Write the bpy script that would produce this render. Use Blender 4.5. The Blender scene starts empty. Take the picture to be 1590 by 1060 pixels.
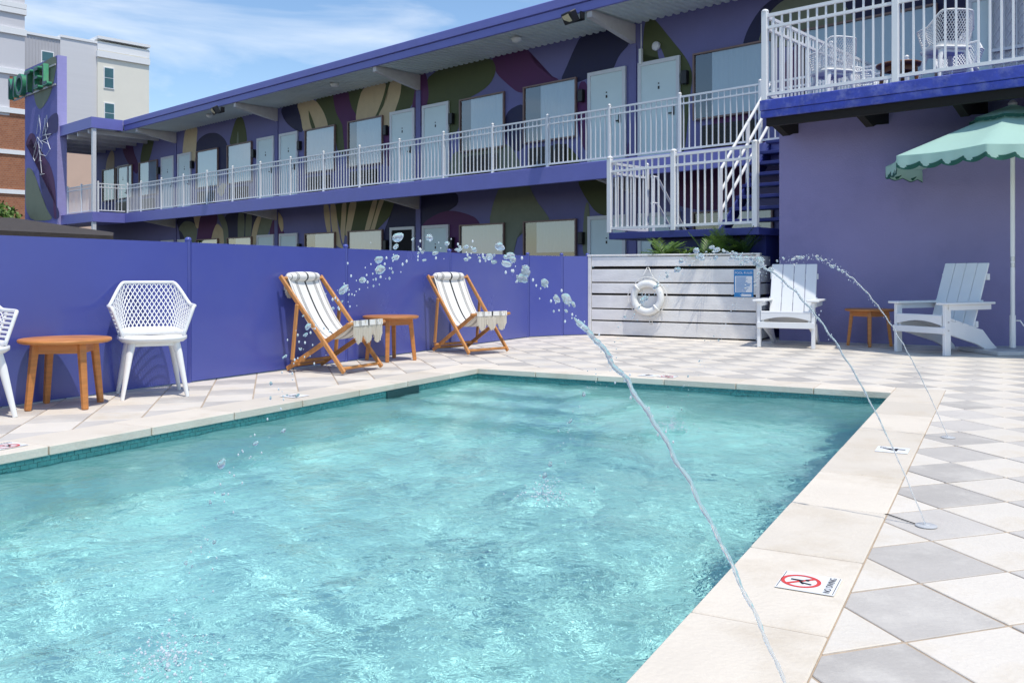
import bpy, bmesh, math, random
import numpy as np
from mathutils import Vector, Matrix
R = math.radians
random.seed(7)
sc = bpy.context.scene
COL = sc.collection

# ---------------------------------------------------------------- camera, sky, sun, exposure
F, HZ, CX, H = 1400.0, 425.0, 795.0, 0.88      # focal length in photo pixels, horizon row, centre column, eye height
cd = bpy.data.cameras.new('camera'); cam = bpy.data.objects.new('camera', cd); COL.objects.link(cam); sc.camera = cam
cam.location = (0, 0, H); cam.rotation_euler = (R(90), 0, 0)
cd.sensor_width = 36; cd.lens = F / 1590 * 36; cd.shift_y = (HZ - 530) / 1590; cd.clip_start = .05; cd.clip_end = 3000
SUN_AZ, SUN_EL = math.atan2(.52, -.854), R(69)
SUN = Vector((math.sin(SUN_AZ) * math.cos(SUN_EL), math.cos(SUN_AZ) * math.cos(SUN_EL), math.sin(SUN_EL)))
wd = bpy.data.worlds.new('World'); sc.world = wd; wd.use_nodes = True
nt = wd.node_tree; N = nt.nodes; L = nt.links
bg = N['Background']; bg.inputs[1].default_value = .148
sky = N.new('ShaderNodeTexSky'); sky.sky_type = 'NISHITA'; sky.sun_disc = False
sky.sun_elevation = SUN_EL; sky.sun_rotation = SUN_AZ; sky.air_density = 1.0; sky.dust_density = .5; sky.ozone_density = 1.0
tc = N.new('ShaderNodeTexCoord'); mp = N.new('ShaderNodeMapping'); mp.inputs['Scale'].default_value = (1.0, 1.0, 3.6)
mp.inputs['Rotation'].default_value = (R(8), R(-10), R(0))
n1 = N.new('ShaderNodeTexNoise'); n1.inputs['Scale'].default_value = 2.6; n1.inputs['Detail'].default_value = 8; n1.inputs['Roughness'].default_value = .55
n1.inputs['Distortion'].default_value = .5
rp = N.new('ShaderNodeValToRGB'); rp.color_ramp.elements[0].position = .52; rp.color_ramp.elements[1].position = .82
mx = N.new('ShaderNodeMixRGB'); mx.inputs[2].default_value = (6.6, 7.0, 7.5, 1)
hs = N.new('ShaderNodeHueSaturation'); hs.inputs['Saturation'].default_value = 1.12; hs.inputs['Value'].default_value = 1.16
L.new(tc.outputs['Generated'], mp.inputs[0]); L.new(mp.outputs[0], n1.inputs['Vector']); L.new(n1.outputs[0], rp.inputs[0])
L.new(rp.outputs[0], mx.inputs[0]); L.new(sky.outputs[0], hs.inputs['Color']); L.new(hs.outputs[0], mx.inputs[1]); L.new(mx.outputs[0], bg.inputs[0])
sl = bpy.data.lights.new('sun', 'SUN'); sl.energy = 3.4; sl.angle = R(.55); sl.color = (1, .95, .85)
so = bpy.data.objects.new('sun', sl); so.rotation_euler = SUN.to_track_quat('Z', 'Y').to_euler(); COL.objects.link(so)
sl.cycles.is_caustics_light = True
vs = sc.view_settings; vs.view_transform = 'Standard'; vs.look = 'None'; vs.gamma = 1; vs.use_curve_mapping = False; vs.exposure = .1
cy = sc.cycles; cy.use_denoising = True; cy.max_bounces = 10; cy.transmission_bounces = 8; cy.diffuse_bounces = 4; cy.glossy_bounces = 4
cy.transparent_max_bounces = 8; cy.sample_clamp_indirect = 6; cy.caustics_reflective = False; cy.caustics_refractive = True

# ---------------------------------------------------------------- geometry of the place
def G(px, py, z=0.0):
    y = F * (H - z) / (py - HZ); return Vector(((px - CX) / F * y, y, z))
class Frame:
    def __init__(s, o, a, b): s.o = Vector(o[:2]); s.a = Vector(a).normalized(); s.b = Vector(b).normalized()
    def P(s, a, b, z=0): v = s.o + s.a * a + s.b * b; return Vector((v.x, v.y, z))
    def k(s, px, b=0):                                  # a-coordinate of an image column on the plane b
        r = (px - CX) / F; o = s.o + s.b * b
        return (o.y * r - o.x) / (s.a.x - r * s.a.y)
    def pix(s, px, py, b=0):                            # image point on that plane
        k = s.k(px, b); v = s.o + s.a * k + s.b * b
        return Vector((v.x, v.y, H + (HZ - py) * v.y / F))
p_, q_ = Vector((.4766, .8791)), Vector((.8791, -.4766))
A0 = G(741, 572)
PF = Frame(A0, p_, q_)                                  # pool: s towards the fence end, t towards the right
e_, n_ = Vector((.7206, -.6934)), Vector((-.6934, -.7206))
BF = Frame((1.98, 18.6), e_, n_)                        # motel wing: k along the wall, w out of it
TF = Frame((3.163, 11.33), (.745, -.667), (-.667, -.745))  # terrace edge
LF = Frame((1.47, 13.7), e_, n_)                        # stair landing
PW, PEND, CW, WL = 3.58, -9.3, .33, -.09                # pool width, near end, coping width, water level
WALL_S, PLANT_S, FENCE_T = 4.98, 4.69, -1.49

# ---------------------------------------------------------------- helpers
ORG = {}
def link(o, parent=None):
    COL.objects.link(o)
    if parent is not None: o.parent = parent; ORG[o.name] = ORG.get(parent.name, Vector())
    return o
def thing(name, label, cat, loc=(0, 0, 0), rz=0, group=None, world=True, kind=None):
    o = bpy.data.objects.new(name, None); COL.objects.link(o); o.location = loc; o.rotation_euler = (0, 0, rz); o.empty_display_size = .1
    ORG[o.name] = Vector(loc) if world else Vector()
    return tag(o, label, cat, group, kind)
def tag(o, label=None, cat=None, group=None, kind=None):
    if label: o['label'] = label
    if cat: o['category'] = cat
    if group: o['group'] = group
    if kind: o['kind'] = kind
    return o
class MB:
    def __init__(s): s.v = []; s.f = []; s.m = []; s.mi = 0
    def add(s, vs, fs):
        b = len(s.v); s.v += [tuple(x) for x in vs]; s.f += [tuple(b + i for i in f) for f in fs]; s.m += [s.mi] * len(fs); return s
    def hexa(s, c): return s.add(c, [(0, 3, 2, 1), (4, 5, 6, 7), (0, 1, 5, 4), (1, 2, 6, 5), (2, 3, 7, 6), (3, 0, 4, 7)])
    def box(s, x0, x1, y0, y1, z0, z1):
        return s.hexa([(x0, y0, z0), (x1, y0, z0), (x1, y1, z0), (x0, y1, z0), (x0, y0, z1), (x1, y0, z1), (x1, y1, z1), (x0, y1, z1)])
    def fbox(s, f, a0, a1, b0, b1, z0, z1):
        return s.hexa([f.P(a0, b0, z0), f.P(a1, b0, z0), f.P(a1, b1, z0), f.P(a0, b1, z0), f.P(a0, b0, z1), f.P(a1, b0, z1), f.P(a1, b1, z1), f.P(a0, b1, z1)])
    def bar(s, p0, p1, w, h, up=(0, 0, 1), w1=None, h1=None):
        p0, p1 = Vector(p0), Vector(p1); d = (p1 - p0).normalized(); u = Vector(up)
        if abs(d.dot(u)) > .99: u = Vector((1, 0, 0))
        x = d.cross(u).normalized(); y = x.cross(d).normalized(); c = []
        for P, ww, hh in ((p0, w, h), (p1, w1 or w, h1 or h)):
            c += [P - x * ww / 2 - y * hh / 2, P + x * ww / 2 - y * hh / 2, P + x * ww / 2 + y * hh / 2, P - x * ww / 2 + y * hh / 2]
        return s.hexa(c)
    def tube(s, pts, rad, n=8, cap=True, squash=1.0):
        pts = [Vector(p) for p in pts]; rad = rad if isinstance(rad, (list, tuple)) else [rad] * len(pts); vs = []; fs = []
        u = None
        for i, P in enumerate(pts):
            d = (pts[min(i + 1, len(pts) - 1)] - pts[max(i - 1, 0)]).normalized()
            if u is None: u = d.orthogonal().normalized() if abs(d.z) > .9 else d.cross(Vector((0, 0, 1))).normalized()
            u = (u - d * u.dot(d)).normalized(); w = d.cross(u)
            for j in range(n):
                a = 2 * math.pi * j / n; vs.append(P + (u * math.cos(a) + w * math.sin(a) * squash) * rad[i])
        for i in range(len(pts) - 1):
            for j in range(n): fs.append((i * n + j, i * n + (j + 1) % n, (i + 1) * n + (j + 1) % n, (i + 1) * n + j))
        if cap: fs += [tuple(reversed(range(n))), tuple(range((len(pts) - 1) * n, len(pts) * n))]
        return s.add(vs, fs)
    def lathe(s, prof, n=32, c=(0, 0), z=0):
        vs = []; fs = []
        for r, h in prof:
            for j in range(n): a = 2 * math.pi * j / n; vs.append((c[0] + r * math.cos(a), c[1] + r * math.sin(a), z + h))
        for i in range(len(prof) - 1):
            for j in range(n): fs.append((i * n + j, i * n + (j + 1) % n, (i + 1) * n + (j + 1) % n, (i + 1) * n + j))
        fs += [tuple(reversed(range(n))), tuple(range((len(prof) - 1) * n, len(prof) * n))]
        return s.add(vs, fs)
    def prism(s, poly, off):
        n = len(poly); off = Vector(off); v = [Vector(p) for p in poly]
        return s.add(v + [p + off for p in v], [tuple(reversed(range(n))), tuple(range(n, 2 * n))] + [(i, (i + 1) % n, n + (i + 1) % n, n + i) for i in range(n)])
    def mesh(s, name, mats, org=Vector(), smooth=False, bevel=0, closed=True):
        me = bpy.data.meshes.new(name); me.from_pydata([tuple(Vector(v) - org) for v in s.v], [], s.f)
        for m in (mats if isinstance(mats, (list, tuple)) else [mats]): me.materials.append(MAT[m])
        for i, p in enumerate(me.polygons): p.material_index = s.m[i]
        if closed or bevel:
            bm = bmesh.new(); bm.from_mesh(me)
            if closed: bmesh.ops.recalc_face_normals(bm, faces=bm.faces)
            if bevel: bmesh.ops.bevel(bm, geom=list(bm.edges), offset=bevel, segments=1, affect='EDGES', profile=.7, clamp_overlap=True)
            bm.to_mesh(me); bm.free()
        if smooth:
            for p in me.polygons: p.use_smooth = True
            if smooth == 'auto' and hasattr(me, 'set_sharp_from_angle'): me.set_sharp_from_angle(angle=R(38))
        return me
    def build(s, name, mats, parent=None, smooth=False, bevel=0, closed=True):
        me = s.mesh(name, mats, ORG.get(parent.name, Vector()) if parent is not None else Vector(), smooth, bevel, closed)
        return link(bpy.data.objects.new(name, me), parent)
def place(name, me, M, parent):                          # a part that shares mesh data; M is a world or local matrix
    o = link(bpy.data.objects.new(name, me), parent)
    o.matrix_local = Matrix.Translation(-ORG.get(parent.name, Vector())) @ M
    return o
def copy_thing(root, loc, rz, label):
    r = root.copy(); COL.objects.link(r); r.location = loc; r.rotation_euler = (0, 0, rz); r['label'] = label
    for ch in list(root.children):
        c = ch.copy(); COL.objects.link(c); c.parent = r
        for g in ch.children: d = g.copy(); COL.objects.link(d); d.parent = c
    return r
def rz_of(d): return math.atan2(d[1], d[0])              # local +x turned to this direction
def text_mesh(txt, size, mat, ext=.0):
    cu = bpy.data.curves.new('lettering', 'FONT'); cu.body = txt; cu.size = size; cu.extrude = ext; cu.align_x = 'CENTER'; cu.align_y = 'CENTER'
    o = bpy.data.objects.new('lettering', cu); COL.objects.link(o)
    me = bpy.data.meshes.new_from_object(o.evaluated_get(bpy.context.evaluated_depsgraph_get()))
    bpy.data.objects.remove(o); bpy.data.curves.remove(cu); me.materials.clear(); me.materials.append(MAT[mat]); return me

# ---------------------------------------------------------------- materials
MAT = {}
def M_(name, col, rough=.5, var=.12, scale=6, bump=0, bscale=60, metal=0, spec=.5, trans=0, coat=0, rand=0, stretch=(1, 1, 1), dirt=None, dscale=1.2):
    m = bpy.data.materials.new(name); m.use_nodes = True; MAT[name] = m; t = m.node_tree; nn = t.nodes; ll = t.links
    b = nn['Principled BSDF']; b.inputs['Roughness'].default_value = rough; b.inputs['Metallic'].default_value = metal
    b.inputs['Specular IOR Level'].default_value = spec; b.inputs['Coat Weight'].default_value = coat; b.inputs['Transmission Weight'].default_value = trans
    co = nn.new('ShaderNodeTexCoord'); mp = nn.new('ShaderNodeMapping'); mp.inputs['Scale'].default_value = stretch; ll.new(co.outputs['Object'], mp.inputs[0])
    no = nn.new('ShaderNodeTexNoise'); no.inputs['Scale'].default_value = scale; no.inputs['Detail'].default_value = 6; no.inputs['Roughness'].default_value = .6; ll.new(mp.outputs[0], no.inputs['Vector'])
    mr = nn.new('ShaderNodeMapRange'); mr.inputs[1].default_value = .25; mr.inputs[2].default_value = .75; mr.inputs[3].default_value = 1 - var; mr.inputs[4].default_value = 1 + var; ll.new(no.outputs[0], mr.inputs[0])
    last = mr.outputs[0]
    if rand:
        oi = nn.new('ShaderNodeObjectInfo'); m2 = nn.new('ShaderNodeMapRange'); m2.inputs[3].default_value = 1 - rand; m2.inputs[4].default_value = 1 + rand; ll.new(oi.outputs['Random'], m2.inputs[0])
        mu = nn.new('ShaderNodeMath'); mu.operation = 'MULTIPLY'; ll.new(last, mu.inputs[0]); ll.new(m2.outputs[0], mu.inputs[1]); last = mu.outputs[0]
    vm = nn.new('ShaderNodeVectorMath'); vm.operation = 'SCALE'; vm.inputs[0].default_value = col; ll.new(last, vm.inputs['Scale']); outc = vm.outputs[0]
    if dirt:
        nd = nn.new('ShaderNodeTexNoise'); nd.inputs['Scale'].default_value = dscale; nd.inputs['Detail'].default_value = 9; nd.inputs['Roughness'].default_value = .65; ll.new(co.outputs['Object'], nd.inputs['Vector'])
        cr = nn.new('ShaderNodeMapRange'); cr.inputs[1].default_value = .5; cr.inputs[2].default_value = .72; cr.inputs[4].default_value = dirt[3]; ll.new(nd.outputs[0], cr.inputs[0])
        mm = nn.new('ShaderNodeMixRGB'); mm.inputs[2].default_value = (*dirt[:3], 1); ll.new(cr.outputs[0], mm.inputs[0]); ll.new(outc, mm.inputs[1]); outc = mm.outputs[0]
    ll.new(outc, b.inputs['Base Color'])
    rr = nn.new('ShaderNodeMapRange'); rr.inputs[3].default_value = max(.02, rough - .08); rr.inputs[4].default_value = min(1, rough + .1); ll.new(no.outputs[0], rr.inputs[0]); ll.new(rr.outputs[0], b.inputs['Roughness'])
    if bump:
        nb = nn.new('ShaderNodeTexNoise'); nb.inputs['Scale'].default_value = bscale; nb.inputs['Detail'].default_value = 4; ll.new(mp.outputs[0], nb.inputs['Vector'])
        bp = nn.new('ShaderNodeBump'); bp.inputs['Strength'].default_value = bump; bp.inputs['Distance'].default_value = .01; ll.new(nb.outputs[0], bp.inputs['Height']); ll.new(bp.outputs[0], b.inputs['Normal'])
    return m
PUR = (.165, .16, .355)
M_('wall_purple', PUR, .7, .07, 2, .25, 40)
M_('right_wall', (.25, .228, .43), .75, .08, 1.2, .35, 55, dirt=(.17, .16, .325, .6), dscale=.9)
M_('fascia_purple', (.175, .18, .50), .45, .08, 2, .1, 20)
M_('fence_blue', (.075, .095, .37), .24, .05, 1.2, .06, 2.0, spec=.65, dirt=(.10, .12, .36, .5), dscale=1.4)
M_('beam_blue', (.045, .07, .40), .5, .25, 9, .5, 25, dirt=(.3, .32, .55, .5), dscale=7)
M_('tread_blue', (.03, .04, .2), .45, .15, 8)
M_('navy', (.012, .012, .06), .6, .1); M_('olive', (.075, .09, .032), .65, .1); M_('cream', (.60, .47, .29), .7, .08)
M_('plum', (.095, .02, .10), .65, .1); M_('sage', (.19, .21, .15), .7, .1); M_('mid_purple', (.16, .155, .345), .7, .07); M_('dark_purple', (.06, .05, .16), .7, .1)  # the last one is a dark purple paint, for pylon mural and shed wall
M_('white_paint', (.80, .80, .80), .35, .03, 9); M_('white_plastic', (.82, .82, .81), .35, .03, 8)
M_('lumber_white', (.78, .79, .80), .42, .03, 5); M_('soffit', (.70, .75, .72), .6, .08, 1.5)
M_('beam_beige', (.66, .61, .58), .6, .08); M_('door_aqua', (.70, .81, .80), .45, .04, 2); M_('frame_white', (.72, .72, .73), .45, .05)
M_('frame_bronze', (.24, .15, .13), .4, .2); M_('metal_black', (.012, .012, .014), .4, .2); M_('lens', (.75, .66, .42), .2, .2, 30)
M_('dark_room', (.008, .007, .008), .9, .1); M_('curtain', (.46, .55, .60), .8, .05, 3, stretch=(12, 12, .3))
M_('planter_white', (.80, .78, .75), .6, .10, 3, .4, 30, rand=.05, stretch=(1, 1, 3), dirt=(.60, .575, .57, .5), dscale=2.4)
M_('soil', (.03, .022, .015), .95, .3, 20, .6, 60); M_('black_gap', (.012, .01, .009), .9, .2)
M_('teak', (.52, .205, .055), .42, .28, 5, .15, 40, rand=.12, stretch=(1, 1, 7)); M_('teak_rail', (.56, .25, .075), .45, .25, 9, .15, 40, rand=.1, stretch=(7, 1, 1))
M_('brown_table', (.22, .085, .03), .5, .25, 8)
M_('tile_white', (.695, .64, .565), .7, .055, 3.0, .25, 70, rand=.035, dirt=(.60, .52, .41, .9), dscale=2.6)
M_('tile_grey', (.515, .48, .44), .7, .09, 4.0, .25, 70, rand=.13, dirt=(.66, .62, .56, .8), dscale=3.2)
M_('coping', (.69, .62, .525), .7, .05, 3, .25, 70, rand=.11, dirt=(.57, .485, .375, .9), dscale=2.1)
M_('grout', (.46, .365, .27), .95, .2, 12, .3, 90)
M_('asphalt', (.09, .088, .086), .9, .2, 3, .5, 80)
M_('pool_plaster', (.66, .88, .865), .8, .06, 1.3, 0); M_('pool_step', (.75, .9, .88), .8, .05, 2)
M_('waterline_tile', (.05, .22, .22), .25, .25, 25); M_('skimmer_dark', (.012, .05, .055), .5, .2)
M_('canvas_mint', (.44, .66, .58), .8, .04, 3, .15, 180); M_('trim_green', (.006, .085, .06), .7, .1); M_('steel', (.6, .6, .6), .3, .1, metal=1)
M_('base_plate', (.50, .51, .52), .45, .08, 3, .1, 60)
M_('fringe', (.68, .62, .52), .95, .1, 60, .5, 200, stretch=(1, 6, .4))
M_('ring_white', (.80, .80, .77), .5, .05, 9); M_('rope', (.75, .74, .70), .9, .1, 50)
M_('sign_blue', (.02, .22, .52), .4, .04); M_('sign_white', (.82, .83, .84), .4, .03); M_('sign_red', (.70, .07, .06), .45, .05); M_('sign_black', (.015, .015, .016), .5, .1)
M_('leaf', (.10, .19, .03), .5, .35, 9); M_('leaf_dark', (.03, .075, .018), .5, .3, 9); M_('bark', (.09, .06, .04), .9, .3, 20)
M_('letter_green', (.04, .26, .14), .4, .25, 3, dirt=(.16, .10, .06, .4), dscale=3); M_('letter_face', (.02, .05, .06), .4, .2)
M_('neon_white', (.85, .85, .88), .3, .05); M_('tower_brick', (.165, .158, .43), .75, .06, 3, .8, 12, stretch=(1, 1, 4)); M_('tower_brick_sunlit', (.36, .33, .60), .75, .06, 3, .8, 12, stretch=(1, 1, 4))
M_('stucco_cream', (.86, .82, .71), .85, .03, .5); M_('siding_grey', (.70, .69, .70), .8, .03, .4, .2, 3, stretch=(.1, .1, 6)); M_('siding_lilac', (.66, .645, .67), .8, .03, .4)
M_('metal_grey', (.50, .49, .51), .6, .04, .5); M_('trim_white', (.86, .86, .86), .7, .03); M_('glass_teal', (.06, .15, .17), .12, .2, 1); M_('peach', (.68, .47, .36), .85, .04, 1)
M_('shingle', (.055, .043, .036), .9, .3, 8, .6, 30)
def brick_mat():
    m = M_('brick_red', (.3, .1, .05), .9, .1); t = m.node_tree; b = t.nodes['Principled BSDF']
    co = t.nodes.new('ShaderNodeTexCoord'); br = t.nodes.new('ShaderNodeTexBrick'); br.inputs['Scale'].default_value = 1.6
    br.inputs['Color1'].default_value = (.42, .17, .085, 1); br.inputs['Color2'].default_value = (.33, .12, .06, 1); br.inputs['Mortar'].default_value = (.36, .24, .17, 1); br.inputs['Mortar Size'].default_value = .02
    cb = t.nodes.new('ShaderNodeCombineXYZ'); sp = t.nodes.new('ShaderNodeSeparateXYZ'); ad = t.nodes.new('ShaderNodeMath')
    t.links.new(co.outputs['Object'], sp.inputs[0]); t.links.new(sp.outputs[0], ad.inputs[0]); t.links.new(sp.outputs[1], ad.inputs[1]); t.links.new(ad.outputs[0], cb.inputs[0]); t.links.new(sp.outputs[2], cb.inputs[1])
    t.links.new(cb.outputs[0], br.inputs['Vector']); t.links.new(br.outputs[0], b.inputs['Base Color'])
brick_mat()
def sling_mat():
    m = M_('sling_stripe', (.8, .78, .74), .9, .04, 30, .2, 250); t = m.node_tree; b = t.nodes['Principled BSDF']; src = b.inputs['Base Color'].links[0].from_socket
    co = t.nodes.new('ShaderNodeTexCoord'); sp = t.nodes.new('ShaderNodeSeparateXYZ'); t.links.new(co.outputs['Object'], sp.inputs[0]); last = None
    for c, w in ((0, .011), (.115, .003), (.128, .003), (.141, .003), (-.115, .003), (-.128, .003), (-.141, .003), (.2, .002), (-.2, .002)):
        q = t.nodes.new('ShaderNodeMath'); q.operation = 'COMPARE'; q.inputs[1].default_value = c; q.inputs[2].default_value = w; t.links.new(sp.outputs[1], q.inputs[0])
        if last is None: last = q.outputs[0]
        else:
            a = t.nodes.new('ShaderNodeMath'); a.operation = 'MAXIMUM'; t.links.new(last, a.inputs[0]); t.links.new(q.outputs[0], a.inputs[1]); last = a.outputs[0]
    mm = t.nodes.new('ShaderNodeMixRGB'); mm.inputs[2].default_value = (.03, .03, .035, 1); t.links.new(last, mm.inputs[0]); t.links.new(src, mm.inputs[1]); t.links.new(mm.outputs[0], b.inputs['Base Color'])
sling_mat()
def cloth_translucent(name, amount, col):
    t = MAT[name].node_tree; b = t.nodes['Principled BSDF']; out = t.nodes['Material Output']
    tr = t.nodes.new('ShaderNodeBsdfTranslucent'); tr.inputs[0].default_value = (*col, 1); mx = t.nodes.new('ShaderNodeMixShader'); mx.inputs[0].default_value = amount
    t.links.new(b.outputs[0], mx.inputs[1]); t.links.new(tr.outputs[0], mx.inputs[2]); t.links.new(mx.outputs[0], out.inputs[0])
cloth_translucent('canvas_mint', .22, (.35, .7, .58))
def glass(name, col, ior=1.333, rough=0.0):
    m = bpy.data.materials.new(name); m.use_nodes = True; MAT[name] = m; t = m.node_tree; t.nodes.clear()
    o = t.nodes.new('ShaderNodeOutputMaterial'); g = t.nodes.new('ShaderNodeBsdfGlass'); g.inputs[0].default_value = (*col, 1); g.inputs['IOR'].default_value = ior; g.inputs['Roughness'].default_value = rough
    t.links.new(g.outputs[0], o.inputs[0]); return m
glass('pool_water', (.80, .985, .98)); glass('spray_water', (.97, .99, 1.0))
def pane_mat():
    m = bpy.data.materials.new('window_glass'); m.use_nodes = True; MAT['window_glass'] = m; t = m.node_tree; t.nodes.clear()
    o = t.nodes.new('ShaderNodeOutputMaterial'); lw = t.nodes.new('ShaderNodeLayerWeight'); lw.inputs[0].default_value = .3; fr = t.nodes.new('ShaderNodeMapRange'); fr.inputs[3].default_value = .14; fr.inputs[4].default_value = .75; t.links.new(lw.outputs['Facing'], fr.inputs[0]); g = t.nodes.new('ShaderNodeBsdfGlossy'); g.inputs['Roughness'].default_value = .02
    tr = t.nodes.new('ShaderNodeBsdfTransparent'); tr.inputs[0].default_value = (.97, .99, 1, 1); mx = t.nodes.new('ShaderNodeMixShader')
    t.links.new(fr.outputs[0], mx.inputs[0]); t.links.new(tr.outputs[0], mx.inputs[1]); t.links.new(g.outputs[0], mx.inputs[2]); t.links.new(mx.outputs[0], o.inputs[0])
def water_bump():
    t = MAT['pool_water'].node_tree; g = [n for n in t.nodes if n.type == 'BSDF_GLASS'][0]; co = t.nodes.new('ShaderNodeTexCoord'); nb = t.nodes.new('ShaderNodeTexNoise'); nb.inputs['Scale'].default_value = 19; nb.inputs['Detail'].default_value = 3; nb.inputs['Roughness'].default_value = .6; nb.inputs['Distortion'].default_value = .6
    bp = t.nodes.new('ShaderNodeBump'); bp.inputs['Strength'].default_value = .42; bp.inputs['Distance'].default_value = .015; t.links.new(co.outputs['Object'], nb.inputs['Vector']); t.links.new(nb.outputs[0], bp.inputs['Height']); t.links.new(bp.outputs[0], g.inputs['Normal'])
water_bump()
glass('foam_water', (.97, .99, 1.0))
def aerate(name, amount):
    t = MAT[name].node_tree; g = [n for n in t.nodes if n.type == 'BSDF_GLASS'][0]; o = [n for n in t.nodes if n.type == 'OUTPUT_MATERIAL'][0]; g.inputs['Roughness'].default_value = .0
    d = t.nodes.new('ShaderNodeBsdfTranslucent'); d.inputs[0].default_value = (.95, .97, 1, 1); d2 = t.nodes.new('ShaderNodeBsdfDiffuse'); d2.inputs[0].default_value = (.9, .93, .95, 1)
    m1 = t.nodes.new('ShaderNodeMixShader'); m1.inputs[0].default_value = .5; m2 = t.nodes.new('ShaderNodeMixShader'); m2.inputs[0].default_value = amount
    t.links.new(d.outputs[0], m1.inputs[1]); t.links.new(d2.outputs[0], m1.inputs[2]); t.links.new(g.outputs[0], m2.inputs[1]); t.links.new(m1.outputs[0], m2.inputs[2]); t.links.new(m2.outputs[0], o.inputs[0])
aerate('spray_water', .26); aerate('foam_water', .88)
pane_mat()

# ---------------------------------------------------------------- ground, deck, pool
S0, S1, T0, T1 = PEND - .9, 5.6, FENCE_T - .05, 9.5
gm = MB(); big = 600
inner = [PF.P(S0, T0, -.03), PF.P(S1, T0, -.03), PF.P(S1, T1, -.03), PF.P(S0, T1, -.03)]
outer = [PF.P(-big, -big, -.03), PF.P(big, -big, -.03), PF.P(big, big, -.03), PF.P(-big, big, -.03)]
gm.add(inner + outer, [(i, (i + 1) % 4, 4 + (i + 1) % 4, 4 + i) for i in range(4)])
ground = tag(gm.build('ground', 'asphalt', closed=False), 'grey asphalt ground around the motel', kind='structure')
deck = thing('deck', 'sunlit pool deck of white and grey diamond tiles', None, kind='structure')
OC = (PEND - CW, CW, -CW, PW + CW)                       # outer edge of the coping: s0, s1, t0, t1
dm = MB(); z = -.0045
for a0, a1, b0, b1 in ((S0, OC[0], T0, T1), (OC[1], S1, T0, T1), (OC[0], OC[1], T0, OC[2]), (OC[0], OC[1], OC[3], T1)):
    dm.add([PF.P(a0, b0, z), PF.P(a1, b0, z), PF.P(a1, b1, z), PF.P(a0, b1, z)], [(0, 1, 2, 3)])
dm.build('grout_bed', 'grout', deck, closed=False)
HP, HQ, SA, TA = .2335, .2200, -4.40 - .2335, 4.076
def clip(poly, ax, lim, sign):
    out = []
    for i, P in enumerate(poly):
        Q = poly[(i + 1) % len(poly)]; dp = (P[ax] - lim) * sign; dq = (Q[ax] - lim) * sign
        if dp >= 0: out.append(P)
        if dp * dq < 0: u = dp / (dp - dq); out.append((P[0] + (Q[0] - P[0]) * u, P[1] + (Q[1] - P[1]) * u))
    return out
def proj(v): return (CX + F * v.x / v.y, HZ - F * (v.z - H) / v.y)
tiles = []
gs, gt = .0068, .0064
for i in range(-24, 48):
    for j in range(-28, 30):
        for grey in (1, 0):
            c = (SA + i * HP * 2 + (0 if grey else HP), TA + j * HQ * 2 + (0 if grey else HQ))
            if not (S0 - .3 < c[0] < S1 + .3 and T0 - .3 < c[1] < T1 + .3): continue
            full = [(c[0] - HP + gs, c[1]), (c[0], c[1] + HQ - gt), (c[0] + HP - gs, c[1]), (c[0], c[1] - HQ + gt)]
            g3 = .004
            for reg in ((S0, OC[0] - g3, T0, T1), (OC[1] + g3, S1, T0, T1), (OC[0] - g3, OC[1] + g3, T0, OC[2] - g3), (OC[0] - g3, OC[1] + g3, OC[3] + g3, T1)):
                po = full
                for ax, lim, sg in ((0, reg[0], 1), (0, reg[1], -1), (1, reg[2], 1), (1, reg[3], -1)):
                    po = clip(po, ax, lim, sg) if len(po) > 2 else []
                if len(po) < 3: continue
                ar = abs(sum(po[k][0] * po[(k + 1) % len(po)][1] - po[(k + 1) % len(po)][0] * po[k][1] for k in range(len(po)))) / 2
                if ar < .0006: continue
                w3 = [PF.P(a, b, 0) for a, b in po]; vis = 0
                if min(v.y for v in w3) > .9:
                    pp = [proj(v) for v in w3]
                    if any(-20 < x < 1610 and y < 1090 for x, y in pp):
                        vis = abs(sum(pp[k][0] * pp[(k + 1) % len(pp)][1] - pp[(k + 1) % len(pp)][0] * pp[k][1] for k in range(len(pp)))) / 2
                tiles.append((vis, grey, c, po, abs(ar - 2 * (HP - gs) * (HQ - gt)) < 1e-6))
tiles.sort(key=lambda x: -x[0])
tile_mesh = {}
def tile_poly(mb, po, z):
    mb.prism([PF.P(a, b, -.014) for a, b in po], (0, 0, .014 + z))
pa = math.atan2(p_.y, p_.x)
for grey in (0, 1):
    m = MB(); loc = [(-HP + gs, 0), (0, HQ - gt), (HP - gs, 0), (0, -HQ + gt)]
    FL_ = Frame((0, 0), p_, q_); m.prism([FL_.P(a, b, -.014) for a, b in loc], (0, 0, .014))
    tile_mesh[grey] = m.mesh('deck_tile', 'tile_grey' if grey else 'tile_white', bevel=.002)
field = MB(); cnt = 0
for vis, grey, c, po, whole in tiles:
    dz = random.uniform(-.0012, .0012)
    if cnt < 300 and vis > 0:
        cnt += 1
        if whole: place('deck_tile', tile_mesh[grey], Matrix.Translation(PF.P(c[0], c[1], dz)), deck)
        else:
            m = MB(); tile_poly(m, po, dz); m.build('deck_tile', 'tile_grey' if grey else 'tile_white', deck, bevel=.002)
    else:
        field.mi = grey; tile_poly(field, po, dz)
tag(field.build('deck_tile_field', ['tile_white', 'tile_grey'], deck), kind='stuff')
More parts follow.
